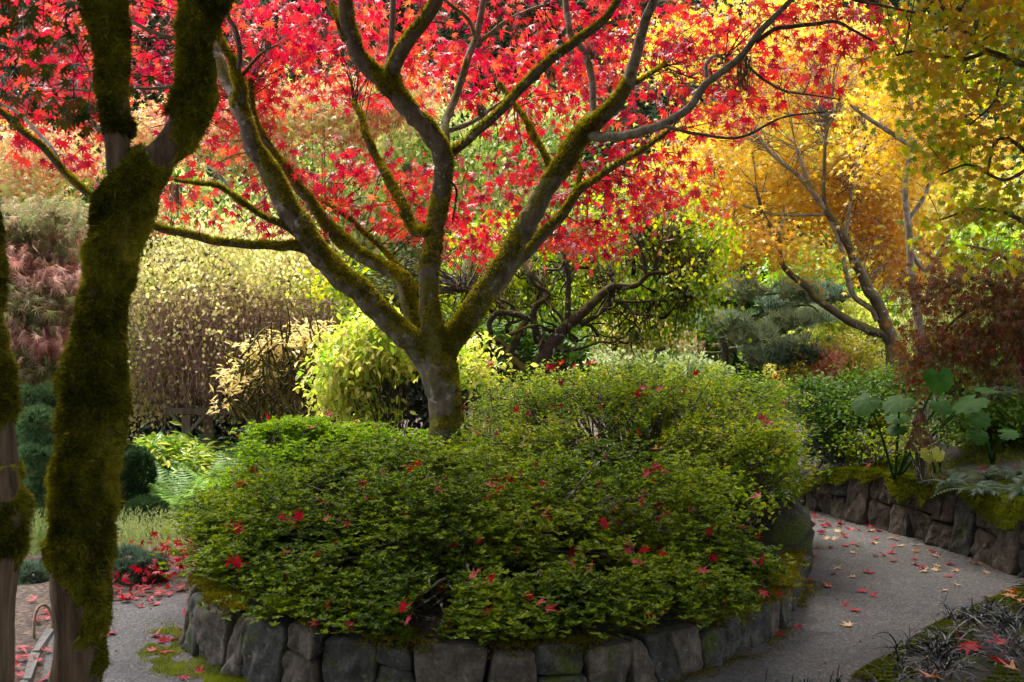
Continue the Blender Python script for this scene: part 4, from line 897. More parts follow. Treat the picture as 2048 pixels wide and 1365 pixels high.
# mossy twigged cream shrub, bright yellow shrub
shrub('cream_leaved_shrub', 'mossy twigged shrub with cream yellow leaves beside the weeping birch', at0(590, 10.4), [
    ('foliage', 'cream', LANCE, [(500, 705, 55, 18, 10.4, .4), (565, 690, 60, 16, 10.4, .4), (625, 665, 45, 22, 10.4, .4), (470, 780, 40, 12, 10.3, .3), (445, 806, 22, 8, 10.3, .2), (500, 745, 50, 20, 10.4, .4), (640, 720, 30, 40, 10.4, .3)], 150, 7, .07, (.07, .11), 15)], 0)
b = MB()
for k in range(260):
    x = R.uniform(480, 660); q = P(x, R.uniform(700, 850), R.uniform(10.0, 10.8)); a = R.uniform(.6, 2.5); l = R.uniform(.15, .4)
    dv = np.array([math.cos(a) * l, R.normal(0, .1), math.sin(a) * l])
    Tube([(*q, .012), (*(q + dv * .5 + R.normal(0, .03, 3)), .009), (*(q + dv), .004)], m=7, sides=5, wob=1.5).into(b)
cs = [o for o in COL.objects if o.name == 'cream_leaved_shrub'][0]
tag(b.build('stems', M['mossbranch'], cs), kind='stuff')
shrub('yellow_shrub', 'bright yellow leaved shrub right behind the red maple trunk', (*P(785, 860, 9.3)[:2], .3), [
    ('foliage', 'peony', OVAL, [(730, 690, 60, 55, 9.3, .4), (770, 645, 50, 35, 9.3, .4), (685, 770, 45, 60, 9.2, .35), (700, 720, 55, 50, 9.2, .4), (800, 700, 45, 60, 9.4, .35), (955, 745, 35, 50, 9.2, .3, .8), (740, 830, 50, 30, 9.3, .3, .5), (935, 700, 30, 30, 9.2, .3, .8)], 560, 9, .1, (.045, .082), 38)], 70, 'twig', .006)

# rear fill: small shrubs and trees in the middle distance
def filler(name, label, px, d, fol, nst=20, z=0.0, cat='shrub', stem='twig'): return shrub(name, label, at0(px, d, z), fol, nst, stem, .008, cat)
filler('beige_shrub', 'beige and pink feathery shrub behind the gnarled tree', 1280, 12.4, [('foliage', 'beige', LACE, [(1270, 665, 70, 35, 12.2, .5), (1360, 680, 30, 30, 12.2, .4), (1240, 690, 50, 25, 12, .4)], 140, 14, .1, (.05, .08), 50)])
filler('variegated_shrub', 'pale variegated shrub glowing behind the azalea and the pine', 1340, 12, [('foliage', 'white', OVAL, [(1340, 725, 75, 28, 11.8, .4), (1410, 735, 30, 25, 11.8, .3), (1230, 720, 50, 18, 11.6, .3, .6)], 150, 12, .09, (.05, .08), 40)])
filler('yellow_leaved_shrub', 'fine yellow leaved shrub beside the small dark lamp', 1700, 13.2, [('foliage', 'yellowshrub', DIAMOND, [(1690, 705, 65, 32, 13, .5), (1735, 740, 40, 25, 12.8, .4), (1600, 740, 50, 30, 13, .4)], 320, 14, .09, (.035, .055), 40)])
filler('rusty_shrub', 'small rusty orange shrub in front of the fine yellow leaves', 1660, 12.6, [('foliage', 'salmon', DIAMOND, [(1655, 720, 28, 25, 12.5, .3), (1650, 755, 35, 18, 12.5, .3)], 90, 13, .07, (.03, .05), 45)])
filler('lime_tree', 'lime green tree glowing behind the dark amber maple trunks', 1620, 16, [('foliage', 'brightgreen', BROAD, [(1600, 545, 80, 60, 16, .8), (1780, 610, 90, 50, 15.5, .8), (1660, 640, 60, 40, 15.6, .6), (1620, 300, 90, 70, 17, .8, .8), (1950, 520, 100, 80, 16, .8)], 420, 14, .2, (.08, .12), 40),
        ], 30, 0, 'tree')
filler('yellow_green_shrub', 'yellow green shrub between the pine and the amber maple trunk', 1660, 14.4, [('foliage', 'peony', MAPLE5, [(1660, 615, 45, 40, 14.2, .5), (1700, 640, 50, 40, 14, .5), (1640, 680, 30, 20, 14, .4), (1600, 720, 50, 30, 14, .4)], 200, 12, .12, (.05, .08), 40)])
filler('willowy_shrub', 'soft grey green willowy shrub behind the slender maple', 1930, 14, [('foliage', 'palegreen', LANCE, [(1930, 640, 90, 90, 14, .6), (1840, 680, 50, 60, 14, .5), (2010, 720, 60, 70, 13.6, .5)], 330, 14, .13, (.08, .14), 75, dict(flat=1.6))])
filler('pale_green_tree', 'pale green tree with long drooping leaves behind the red maple', 960, 15, [('foliage', 'palegreen', OVAL, [(800, 270, 110, 75, 15, .8), (1000, 310, 160, 70, 15, .9), (900, 430, 260, 80, 14.6, .9), (1160, 440, 120, 80, 14.4, .8), (640, 340, 90, 70, 15, .6), (760, 500, 120, 60, 14.2, .7), (1080, 240, 120, 60, 15.5, .7), (700, 590, 90, 50, 13.6, .6), (480, 420, 160, 60, 15, .7, .8)], 1500, 14, .2, (.07, .11), 45, dict(flat=.8, wob=.9, sd=30))], 60, 0, 'tree')
filler('leafy_green_tree', 'fresh green broad leaved tree seen between the gnarled limbs', 1060, 14, [('foliage', 'brightgreen', BROAD, [(930, 560, 80, 60, 13.5, .6), (1060, 600, 120, 60, 13.5, .7), (1180, 650, 80, 50, 13.5, .6), (1230, 560, 100, 70, 14, .6), (620, 590, 50, 40, 12.8, .4), (690, 640, 60, 30, 12.4, .4)], 420, 12, .16, (.07, .11), 45)], 30, 0, 'tree')
filler('glossy_fronded_shrub', 'deep green shrub with glossy fronds under the gnarled tree', 1010, 12.4, [('foliage', 'midgreen', SPRAY, [(1010, 670, 60, 40, 12.2, .4), (1090, 650, 60, 40, 12.4, .4), (1130, 690, 60, 35, 12, .4), (980, 730, 40, 30, 12, .3), (920, 650, 40, 60, 12.4, .3), (1400, 660, 40, 40, 13.8, .3)], 130, 6, .12, (.2, .3), 20)])
filler('salmon_maple', 'salmon orange maple glowing far behind the left limb', 640, 13.6, [('foliage', 'salmon', MAPLE5, [(620, 215, 170, 60, 13.6, .6), (770, 200, 110, 45, 13.6, .5), (480, 280, 110, 60, 13.6, .5), (680, 285, 60, 30, 13.6, .4, .6), (560, 340, 60, 40, 13.6, .4, .6)], 430, 15, .22, (.055, .085), 40)], 30, 0, 'tree')
filler('coral_maple', 'coral orange maple at the left edge above the pink lace leaves', 70, 13, [('foliage', 'salmon', MAPLE5, [(70, 320, 130, 55, 12.6, .7), (40, 385, 90, 35, 12.4, .5), (270, 430, 70, 24, 12, .5), (130, 420, 60, 30, 12.2, .4, .5), (330, 260, 90, 50, 13, .5)], 300, 15, .18, (.05, .07), 40)], 20, 0, 'tree')
tree('lace_leaf_maple', 'dusty pink and olive lace leaf maple in drooping tiers at left edge', 'tree', [[(70, 900, 30), (60, 780, 24), (50, 650, 20), (70, 560, 14), (90, 500, 8)]],
     [[(52, 660, 10), (100, 640, 8), (150, 660, 5)], [(60, 600, 9), (20, 560, 7), (-20, 560, 4)], [(72, 560, 8), (120, 530, 6), (170, 545, 4)], [(55, 700, 9), (20, 690, 6), (-20, 700, 4)]],
     [('foliage', 'pink', LACE, [(60, 530, 110, 22, 9.2, .6), (120, 565, 60, 16, 9, .4), (70, 665, 90, 20, 9, .5), (20, 500, 60, 15, 9.3, .4), (120, 690, 40, 14, 8.9, .3), (140, 470, 40, 14, 9.4, .3, .7)], 260, 15, .1, (.06, .1), 55, dict(wob=.7)),
      ('foliage', 'olive', LACE, [(60, 600, 100, 30, 9.0, .5), (90, 440, 100, 28, 9.3, .6), (100, 625, 70, 22, 8.9, .4), (60, 725, 90, 28, 9.0, .4), (140, 510, 40, 20, 9.3, .4), (30, 470, 60, 20, 9.2, .4)], 330, 15, .11, (.06, .1), 55, dict(wob=.7))],
     9.3, 'barkdark', tw0=.004)
filler('dark_evergreen', 'dark evergreen hedge shrub under the pink lace leaf maple', 80, 10.4, [('foliage', 'midgreen', SPRAY, [(90, 760, 110, 50, 10.6, .5), (60, 820, 100, 70, 10.6, .5), (160, 690, 60, 90, 11.4, .4), (130, 480, 100, 80, 12.4, .5)], 260, 8, .16, (.16, .24), 25)])
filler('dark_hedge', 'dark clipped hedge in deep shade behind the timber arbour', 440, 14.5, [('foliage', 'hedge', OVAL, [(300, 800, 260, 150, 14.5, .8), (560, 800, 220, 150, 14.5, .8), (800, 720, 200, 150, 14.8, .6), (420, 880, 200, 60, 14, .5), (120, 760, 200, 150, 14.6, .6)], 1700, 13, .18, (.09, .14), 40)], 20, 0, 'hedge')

filler('background_tree', 'green tree standing left of the pink lace leaf maple', -330, 13, [('foliage', 'midgreen', BROAD, [(-300, 560, 240, 260, 13, 1.0), (-620, 520, 260, 300, 13.5, 1.0), (-150, 700, 120, 120, 11.6, .6)], 620, 12, .26, (.1, .17), 45)], 20, 0, 'tree')
# tall conifers closing the view
for k, (px, d, wpx, top) in enumerate([(-60, 27, 190, -60), (150, 30, 150, -140), (330, 26, 150, -120), (500, 31, 130, -160), (640, 27, 150, -140), (800, 32, 150, -160), (960, 28, 150, -160), (1110, 30, 140, -160), (1240, 26, 150, -150), (1400, 31, 150, -160), (1560, 28, 150, -140), (1730, 30, 160, -160), (1900, 27, 170, -140), (2090, 30, 190, -120)]):
    lab = ['tall dark conifer at the far left edge behind the coral maple', 'far conifer behind the left limb of the mossy tree', 'far conifer between the two mossy limbs and the red leaves', 'far conifer glimpsed beside a gap of white sky', 'green conifer showing above the salmon maple', 'far conifer behind the forked middle limb', 'far conifer left of the pale vertical branch', 'dark conifer right of the thin diagonal branch', 'dark conifer left of the pale right limb', 'far conifer behind the yellow top leaves right of centre', 'far conifer above the amber maple', 'far conifer between amber and green gold maples', 'far conifer behind the green gold maple', 'far conifer behind the right edge of the photo'][k]
    regs = [(px + R.normal(0, 15), y, wpx * (.55 + .45 * (y - top) / 800), 75, d, 1.2) for y in range(top - 60, 720, 90)]
    root = thing('tall_conifer', lab, 'tree', at0(px, d), 'tall conifers closing the view')
    b = MB(); px_tube([(px, 780, 60), (px + 8, 400, 45), (px, top - 120, 14)], d, 8, .1).into(b); b.build('trunk', M['barkdark'], root, True)
    foliage('foliage', M['conifer'], root, SPRAY, regs, 1150, 11, .38, (.4, .72), 62, 18, .9)
# a broad green wood mass farther back, below the conifers' crowns
for k, (px, d, mt, lab) in enumerate([(200, 20, 'midgreen', 'broad green tree filling the gap behind the coral maple'), (560, 21, 'palegreen', 'pale tree far behind the salmon maple'), (900, 22, 'midgreen', 'green tree far behind the red maple trunk'), (1300, 20, 'midgreen', 'green tree far behind the gnarled tree'), (1560, 21, 'midgreen', 'green tree far behind the pine'), (1850, 20, 'yellowshrub', 'soft yellow tree far behind the slender maple')]):
    filler('background_tree', lab, px, d, [('foliage', mt, BROAD, [(px, 560, 230, 160, d, 1.0), (px + 60, 420, 180, 120, d + .6, 1.0, .7)], 520, 12, .3, (.12, .2), 45)], 15, 0, 'tree')

# ------------------------------------------------------------------ azaleas on the island
AZ_TIPS = []
def azalea(label, base, mat, regs, ndisc, per, size, nst, rdisc=.1, nl=6, up=(.1, .7), shell=.45, straight=.0, flat=.22):
    root = thing('azalea', label, 'shrub', base)
    wts = np.array([r[2] * r[3] * (r[6] if len(r) > 6 else 1) for r in regs]); k = R.choice(len(regs), ndisc, p=wts / wts.sum())
    v = nrm(R.normal(size=(ndisc, 3))); low = v[:, 2] < -.3; v[low, 2] *= -.6; v = nrm(v) * (shell + (1 - shell) * R.uniform(0, 1, (ndisc, 1))) ** .6
    cen = np.array([P(r[0], r[1], r[4]) for r in regs])[k]; rad = np.array([(r[2] / FPX * r[4], r[5], r[3] / FPX * r[4]) for r in regs])[k]
    cl = cen + v * rad * (1 + .16 * nz(v * 3 + cen, 1.2) + .1 * nz(v * 3 + cen, 3.2))[:, None]
    zmin = isl_h(cl[:, 0], cl[:, 1]) + .05; cl = cl[cl[:, 2] > zmin - .02]; n = len(cl)
    npp = np.maximum(2, R.poisson(per, n)); idx = np.repeat(np.arange(n), npp)
    p = cl[idx] + R.normal(0, rdisc, (len(idx), 3)) * np.array([1, 1, flat + straight])
    kp = nz(p * np.array([1, 1, 1.6]) + 3, 2.6) + nz(p, 7) * .5 > -.38; p = p[kp]; idx = idx[kp]
    N = len(p); az = (np.arange(nl) * 2 * np.pi / nl)[None] + R.uniform(0, 6.28, N)[:, None] + R.normal(0, .2, (N, nl))
    el = R.uniform(up[0], up[1], (N, 1)) + R.normal(0, .2, (N, nl))
    t = np.stack([np.cos(az) * np.cos(el), np.sin(az) * np.cos(el), np.sin(el)], -1).reshape(-1, 3)
    nn = np.array([0, 0, 1.0]) + R.normal(0, .3, t.shape)
    q = np.repeat(p, nl, 0)
    if straight: q = q - np.array([0, 0, 1.0]) * R.uniform(0, straight, len(q))[:, None]
    b = MB(); b.inst(OVAL, q, frame(t, nn), R.uniform(size[0], size[1], len(q))); b.build('foliage', M[mat], root)
    AZ_TIPS.append(p[p[:, 2] > cl[idx][:, 2] - .02])
    b = MB(); bs = np.array(base, float)
    for c in cl[R.choice(n, min(n, nst), replace=False)]:
        s = bs + (c - bs) * R.uniform(.25, .75) + R.normal(0, .05, 3); s[2] = isl_h(s[0], s[1]) - .02
        m = s + (c - s) * np.array([.4, .4, .6]) + R.normal(0, .04, 3)
        Tube([(*s, .011), (*m, .007), (*c, .003)], m=9, sides=5, wob=1.5).into(b)
    for c in R.choice(len(p), min(len(p), nst * 3), replace=False):
        e_ = p[c]; s = cl[idx[c]] - np.array([0, 0, .06]); Tube([(*s, .003), (*((s + e_) / 2 + np.array([0, 0, -.01])), .0025), (*e_, .0015)], m=4, sides=3).into(b)
    tag(b.build('stems', M['twig'], root), kind='stuff')
    return root
azalea('broad dark green azalea spilling over the front of the low stone wall', (-.2, 6.0, .35), 'azalea',
       [(620, 1070, 235, 150, 6.3, .65), (560, 1120, 190, 90, 5.75, .35, .8), (900, 1090, 270, 160, 6.0, .7), (1240, 1040, 230, 150, 6.3, .65), (820, 990, 330, 110, 6.9, .5), (1150, 1130, 280, 90, 5.7, .4, .8), (680, 1160, 140, 70, 5.35, .25, .7), (620, 1195, 110, 55, 5.2, .16, 1.0), (850, 1210, 200, 50, 5.02, .17, 1.0), (1100, 1200, 180, 50, 5.08, .2, 1.0), (1320, 1160, 110, 50, 5.45, .22, 1.0), (1400, 1120, 90, 60, 5.9, .25, 1.0), (950, 1228, 260, 32, 4.93, .1, 1.5), (640, 1225, 110, 32, 5.05, .1, 1.2), (1350, 1200, 130, 38, 5.25, .14, 1.5), (1230, 1228, 130, 30, 4.98, .1, 1.8), (820, 1243, 130, 26, 4.83, .08, 2.0), (1010, 1246, 120, 24, 4.8, .08, 2.0), (1480, 1135, 60, 40, 6.0, .2, 1.2), (470, 1100, 100, 70, 6.0, .3, .8), (450, 1040, 80, 60, 6.6, .3, .8)],
       4000, 9, (.021, .036), 200, .085)
azalea('small light green azalea mound at the left shoulder of the island bed', (*P(610, 980, 7.6)[:2], .4), 'azaleal',
       [(600, 925, 105, 75, 7.6, .45), (720, 900, 110, 50, 7.9, .45, .8), (540, 980, 90, 60, 7.2, .35, .8), (850, 900, 120, 40, 8.2, .4, .7), (480, 1010, 70, 50, 6.9, .3, .7), (600, 885, 90, 50, 7.7, .35, 1.0), (590, 872, 70, 30, 7.8, .3, 1.2)], 1000, 9, (.02, .034), 120, .07)
azalea('tall yellowing azalea mound with bare upright stems at the right of the bed', (*P(1300, 1000, 8)[:2], .45), 'azaleay',
       [(1200, 850, 270, 110, 8.3, .75), (1415, 890, 175, 140, 7.9, .55), (1130, 800, 180, 75, 8.8, .6), (1330, 790, 200, 70, 8.7, .6), (1050, 900, 150, 70, 7.6, .5, .8), (1480, 960, 120, 140, 7.4, .4, .9), (1500, 800, 90, 60, 8.4, .4)],
       1500, 8, (.022, .037), 380, .085, 5, (-.2, .6), .35, .05, .5)
shrub('azalea', 'loose leggy azalea leaning over the mossy boulder at the right end', (*P(1480, 1120, 7.1)[:2], .28), [
    ('foliage', 'azaleay', BROAD, [(1540, 955, 45, 60, 7.2, .25), (1550, 905, 40, 30, 7.2, .2), (1450, 1000, 90, 60, 7.0, .3), (1530, 870, 60, 60, 7.4, .3)], 200, 11, .06, (.03, .044), 15)], 90, 'twig', .007)

# ------------------------------------------------------------------ the left bed
def cloud_conifer(label, base, balls, d, mat, n, size):
    root = thing('cloud_conifer', label, 'shrub', base); b = MB()
    for i, (px, py, rx, ry, dd) in enumerate(balls):
        c = P(px, py, dd); k = int(n * rx * ry); v = nrm(R.normal(size=(k, 3)))
        rr = np.array([rx / FPX * dd, rx / FPX * dd * .9, ry / FPX * dd]); s = 1 + .1 * nz(v + i, 2.5) + .05 * nz(v + i * 2, 6)
        p = c + v * rr * (s * R.uniform(.86, 1.02, k))[:, None]; moss_scatter(b, p, nrm(v / rr) * 1.0 + np.array([0, 0, .25]), R.uniform(*size, k), SPRIG, .35)
    b.build('foliage', M[mat], root)
    b = MB(); bs = np.array(base, float)
    for px, py, rx, ry, dd in balls:
        c = P(px, py, dd); Tube([(*bs, .03), (bs[0] * .6 + c[0] * .4, bs[1], (bs[2] + c[2]) / 2, .022), (*c, .01)], m=10, sides=6, wob=.6).into(b)
    b.build('stems', M['barkdark'], root, True)
    core = MB()
    return root
cloud_conifer('grey green cloud pruned conifer rising between the two mossy trunks', at0(90, 8.4), [(50, 806, 30, 26, 8.4), (100, 800, 28, 28, 8.5), (75, 848, 36, 30, 8.3), (85, 885, 36, 26, 8.3), (74, 912, 36, 20, 8.2), (82, 950, 30, 20, 8.2), (66, 985, 28, 22, 8.2), (84, 1028, 24, 20, 8.2), (72, 1060, 24, 18, 8.1), (130, 860, 40, 40, 8.6), (125, 960, 36, 40, 8.5), (40, 870, 30, 30, 8.5)], 8.4, 'cypress', 1.1, (.035, .06))
cloud_conifer('dark green clipped conifer of stacked balls right of the forked mossy trunk', at0(285, 8.7), [(276, 945, 30, 46, 8.7), (292, 1030, 42, 34, 8.5), (262, 1000, 30, 40, 8.8), (250, 930, 30, 40, 8.8)], 8.7, 'cypressd', 1.3, (.03, .05))
cloud_conifer('small light green ball conifer behind the dark clipped one', at0(318, 9.3), [(315, 975, 26, 32, 9.3)], 9.3, 'cypress', 1.3, (.03, .05))
shrub('lance_leaved_shrub', 'bright green lance leaved shrub lit in front of the timber arbour', at0(340, 10.2), [('foliage', 'rhodo', LANCE, [(340, 920, 72, 40, 10.2, .45), (330, 900, 50, 24, 10.2, .35), (380, 945, 40, 25, 10, .3), (280, 925, 40, 30, 10.2, .3)], 260, 9, .08, (.09, .15), 10, dict(shell=.5))], 50)
def fern(label, base, n, ln, mat, group=None, droop=.5, wd=.16):
    root = thing('fern', label, 'fern', base, group); b = MB(); st = MB()
    for k in range(n):
        a = R.uniform(0, 6.28); l = ln * R.uniform(.7, 1.1); e = R.uniform(.6, 1.25)
        h = np.array([math.cos(a), math.sin(a), 0]); s = np.linspace(0, 1, 17)[:, None]
        c = np.array(base) + h * l * (s * math.cos(e) + .25 * s ** 2) + np.array([0, 0, 1.0]) * l * (s * math.sin(e) - droop * s ** 2.2)
        t = nrm(np.gradient(c, axis=0)); sd = nrm(np.cross(t, [0, 0, 1.0])); w_ = (wd * l * np.sin(np.pi * (s[:, 0] * .9 + .07)) ** .8)
        for sg in (-1, 1):
            tip = c + sd * sg * w_[:, None] + t * w_[:, None] * .45 - np.array([0, 0, .12]) * w_[:, None]
            hw = t * (.019 * l)
            for i in range(1, 17): b.faces([c[i] - hw[i], tip[i], c[i] + hw[i]], [(0, 1, 2)])
        Tube(np.c_[c[::4], np.linspace(.003, .001, 5)], m=8, sides=3).into(st)
    b.build('fronds', M[mat], root); tag(st.build('stalks', M[mat], root), kind='stuff')
for i, (px, py, d, n, ln) in enumerate([(345, 1050, 8.9, 20, .5), (395, 1035, 9.2, 20, .5), (440, 1000, 9.6, 20, .55), (480, 965, 10.6, 18, .6), (400, 985, 10, 20, .5), (350, 1000, 9.4, 20, .5), (500, 940, 11.4, 14, .55), (560, 935, 11.6, 14, .55)]):
    fern('light green fern in the bed between the arbour and the azalea', at0(px, d), n + 8, ln * 1.15, 'fern', 'ferns of the left bed', .28)
def tufts(name, label, blobs, n, ln, mat, cat, wd=.004, kind=None):
    b = MB()
    for (x, y, rx, ry, z) in blobs:
        for k in range(int(n)):
            px = x + R.normal(0, rx * .5); py = y + R.normal(0, ry * .5); l = ln * R.uniform(.6, 1.1)
            dv = np.array([R.normal(0, .18), R.normal(0, .18), 1.0]) * l; q = np.array([px, py, z])
            m_ = 9; ss = np.linspace(.15, 1, m_)
            pos = q + ss[:, None] * dv + np.stack([.1 * l * ss ** 2 * R.normal(), .1 * l * ss ** 2 * R.normal(), 0 * ss], -1)
            moss_scatter(b, pos, np.tile(dv / l, (m_, 1)), np.full(m_, .035), BLADE3, .35)
    return tag(b.build(name, M[mat]), label, cat, None, kind)
tufts('heather', 'feathery pale green heather clump beside the red fallen leaves', [(*at0(290, 7.7)[:2], .22, .15, 0), (*at0(340, 7.9)[:2], .12, .15, 0), (*at0(255, 7.8)[:2], .12, .15, 0)], 90, .27, 'heather', 'heather')
tufts('heather', 'feathery pale heather clump between the two mossy trunks', [(*at0(70, 7.6)[:2], .12, .12, 0)], 90, .3, 'heather', 'heather')
cloud_conifer('low blue green dwarf conifer on the mulch with red leaves round it', at0(272, 7.0), [(272, 1140, 46, 26, 7.0), (255, 1120, 30, 22, 7.05), (300, 1135, 30, 22, 7.0)], 7, 'bluegreen', .8, (.03, .055))
cloud_conifer('low blue green dwarf conifer beside the bamboo hoop', at0(60, 7.0), [(62, 1165, 34, 34, 7), (50, 1195, 30, 24, 6.9)], 7, 'bluegreen', .9, (.03, .055))

# ------------------------------------------------------------------ bamboo hoops, lamps
def hoop(label, pts, d, w):
    o = MB(); px_tube([(x, y, w, d + k) for x, y, k in pts], d, 8).into(o)
    return tag(o.build('bamboo_hoop', M['bamboo'], None, True), label, 'hoop edging')
hoop('split bamboo hoop stuck in the mulch beside the leaning trunk', [(68, 1280, 0), (68, 1250, 0), (72, 1223, .02), (82, 1211, .06), (95, 1213, .12), (104, 1235, .16), (106, 1262, .18)], 5.72, 6)
hoop('arched bamboo hoop standing at the far end of the right wall', [(1630, 958, .25), (1636, 938, .2), (1645, 924, .1), (1652, 920, .05), (1659, 926, 0), (1661, 940, 0), (1662, 958, 0)], 9.6, 5)
hoop('short upright bamboo stub just left of the arched hoop', [(1627, 956, 0), (1627, 942, 0), (1626, 929, 0)], 9.6, 6)

LD = 8.25
lp = P(1841, 918, LD); z0 = rbed_z(lp[0], lp[1]); lan = thing('garden_lantern', 'brown bark thatched cone lantern on the bank above the right wall', 'lantern', (lp[0], lp[1], z0))
def cone(name, mat, zt, zb, rt, rb, c, parent, n=48, amp=.006):
    V = []; m = 8
    for i in range(m + 1):
        f = i / m; r = rt + (rb - rt) * f ** 1.1
        for j in range(n):
            a = 2 * math.pi * j / n; rr = r + (amp * (random.random() - .5) * 2 + amp * math.sin(j * 2.6)) * (.3 + f)
            V.append((c[0] + rr * math.cos(a), c[1] + rr * math.sin(a), zt + (zb - zt) * f + (random.uniform(-.008, .004) if i == m else 0)))
    V += [(c[0], c[1], zt + .004), (c[0], c[1], zb + (zt - zb) * .15)]
    F = [(i * n + j, i * n + (j + 1) % n, (i + 1) * n + (j + 1) % n, (i + 1) * n + j) for i in range(m) for j in range(n)]
    F += [(len(V) - 2, (j + 1) % n, j) for j in range(n)] + [(m * n + j, m * n + (j + 1) % n, len(V) - 1) for j in range(n)]
    b = MB(); b.faces(V, F); return b.build(name, mat, parent)
zt = P(1838, 816, LD)[2]; z1 = P(1838, 848, LD)[2]; z2 = P(1838, 902, LD)[2]; px_m = LD / FPX
cone('cap', M['thatch'], zt, z1, 3 * px_m, 14.5 * px_m, lp, lan)
cone('shade', M['thatch'], z1 + .012, z2, 12 * px_m, 31 * px_m, lp, lan)
b = MB(); Tube([(lp[0], lp[1], z0 - .03, .03), (lp[0], lp[1], (z0 + z2) / 2, .03), (lp[0], lp[1], z2 + .06, .03)], m=4, sides=8).into(b); b.build('post', M['bronze'], lan)
sp_ = P(1641, 770, 13); sl_ = thing('garden_lamp', 'small dark mushroom lamp among the fine yellow shrubs', 'lamp', (sp_[0], sp_[1], 0))
cone('lamp_shade', M['bronze'], P(0, 735, 13)[2], P(0, 745, 13)[2], .008, .062, sp_, sl_, 24, 0)
b = MB(); Tube([(sp_[0], sp_[1], 0, .016), (sp_[0], sp_[1], .5, .016), (sp_[0], sp_[1], P(0, 742, 13)[2], .016)], m=4, sides=8).into(b); b.build('post', M['bronze'], sl_)

# ------------------------------------------------------------------ planting on the right bank
shrub('bank_shrub', 'dense mid green shrub mound on the bank behind the big leaves', (*P(1720, 850, 9.8)[:2], .7), [('foliage', 'midgreen', OVAL, [(1730, 790, 110, 45, 9.9, .5), (1680, 830, 80, 50, 9.6, .4), (1800, 770, 70, 40, 10, .4), (1620, 800, 40, 60, 9.8, .4, .8), (1760, 850, 90, 40, 9.5, .4, .7)], 520, 13, .08, (.035, .055), 15)], 60)
shrub('conifer_shrub', 'low dark feathery conifer shrub above the bamboo hoops', (*P(1660, 905, 9.9)[:2], .35), [('foliage', 'bluegreen', SPRAY, [(1655, 885, 45, 35, 9.9, .35), (1700, 900, 30, 25, 9.6, .25)], 90, 8, .07, (.09, .14), 30)], 20)
shrub('small_leaved_shrub', 'fine stemmed yellow green shrub between the hoop and the thatched lantern', (*P(1745, 925, 9.0)[:2], .5), [('foliage', 'azaleay', OVAL, [(1740, 890, 60, 40, 9, .3), (1712, 905, 30, 22, 9.2, .2), (1800, 880, 40, 40, 8.9, .25)], 130, 9, .06, (.024, .038), 20)], 45)
shrub('small_leaved_shrub', 'airy yellow leaved twigs in front of the thatched lantern', (*P(1850, 930, 7.9)[:2], .46), [('foliage', 'azaleay', OVAL, [(1860, 875, 60, 30, 7.9, .2), (1820, 900, 30, 20, 7.9, .15)], 22, 6, .05, (.018, .03), 10)], 14, 'twig', .003)
def moss_mound(px, py, rx, ry, d, label):
    b = MB(); k = 5000; v = nrm(R.normal(size=(k, 3))); v[:, 2] = np.abs(v[:, 2]); c = P(px, py, d)
    p = c + v * np.array([rx, rx, ry]) / FPX * d * (1 + .12 * nz(v + px, 3))[:, None]; moss_scatter(b, p, v + np.array([0, 0, .2]), R.uniform(.015, .03, k))
    return tag(b.build('moss_mound', M['mossg']), label, 'moss')
moss_mound(1762, 880, 26, 42, 9.2, 'tall rounded moss cushion left of the thatched lantern')
moss_mound(1725, 912, 24, 16, 9.2, 'low rounded moss cushion above the right wall end')

bp = thing('big_leaved_plant', 'tall plant with huge lobed green leaves on the bank around the thatched lantern', 'plant', (*P(1830, 920, 8.3)[:2], rbed_z(*P(1830, 920, 8.3)[:2])))
BIG = star([(-150, .55), (-118, .8), (-88, .86), (-58, .95), (-28, .98), (0, 1.06), (28, .98), (58, .95), (88, .86), (118, .8), (150, .55)], .84, .22, .12)
def bigleaf(px, py, d, size, tip, nor, mat='bigleaf', stem_from=(1790, 918)):
    p = P(px, py, d); f = frame(np.array([tip], float), np.array([nor], float))
    # finer leaf: rings from the palmate outline with folds between the veins
    tv, tf = BIG; out = tv[1:]; k = len(out); V = [tv[0]]; F = []
    for i, s in enumerate((.3, .55, .78, 1.0)):
        q = out * s; q[:, 2] = -.22 * (q[:, 0] ** 2 + q[:, 1] ** 2) + .035 * s * (np.arange(k) % 2) + .03 * np.sin(np.arange(k) * 1.7 + px) * s; V += [tuple(x) for x in q]
    for j in range(k - 1): F.append((0, 1 + j, 2 + j))
    for i in range(3):
        for j in range(k - 1): F.append((1 + i * k + j, 1 + (i + 1) * k + j, 2 + (i + 1) * k + j, 2 + i * k + j))
    b = MB(); b.inst((np.array(V), F), p[None], f, np.array([size])); o = b.build('leaf', M[mat], bp, True)
    s = P(*stem_from, 8.5); s[2] = rbed_z(s[0], s[1]) - .02; m = (s + p) / 2 + np.array([0, 0, .05])
    st = MB(); Tube([(*s, .011), (*m, .009), (*p, .006)], m=10, sides=6).into(st); st.build('stem', M['bigleaf'], bp, True)
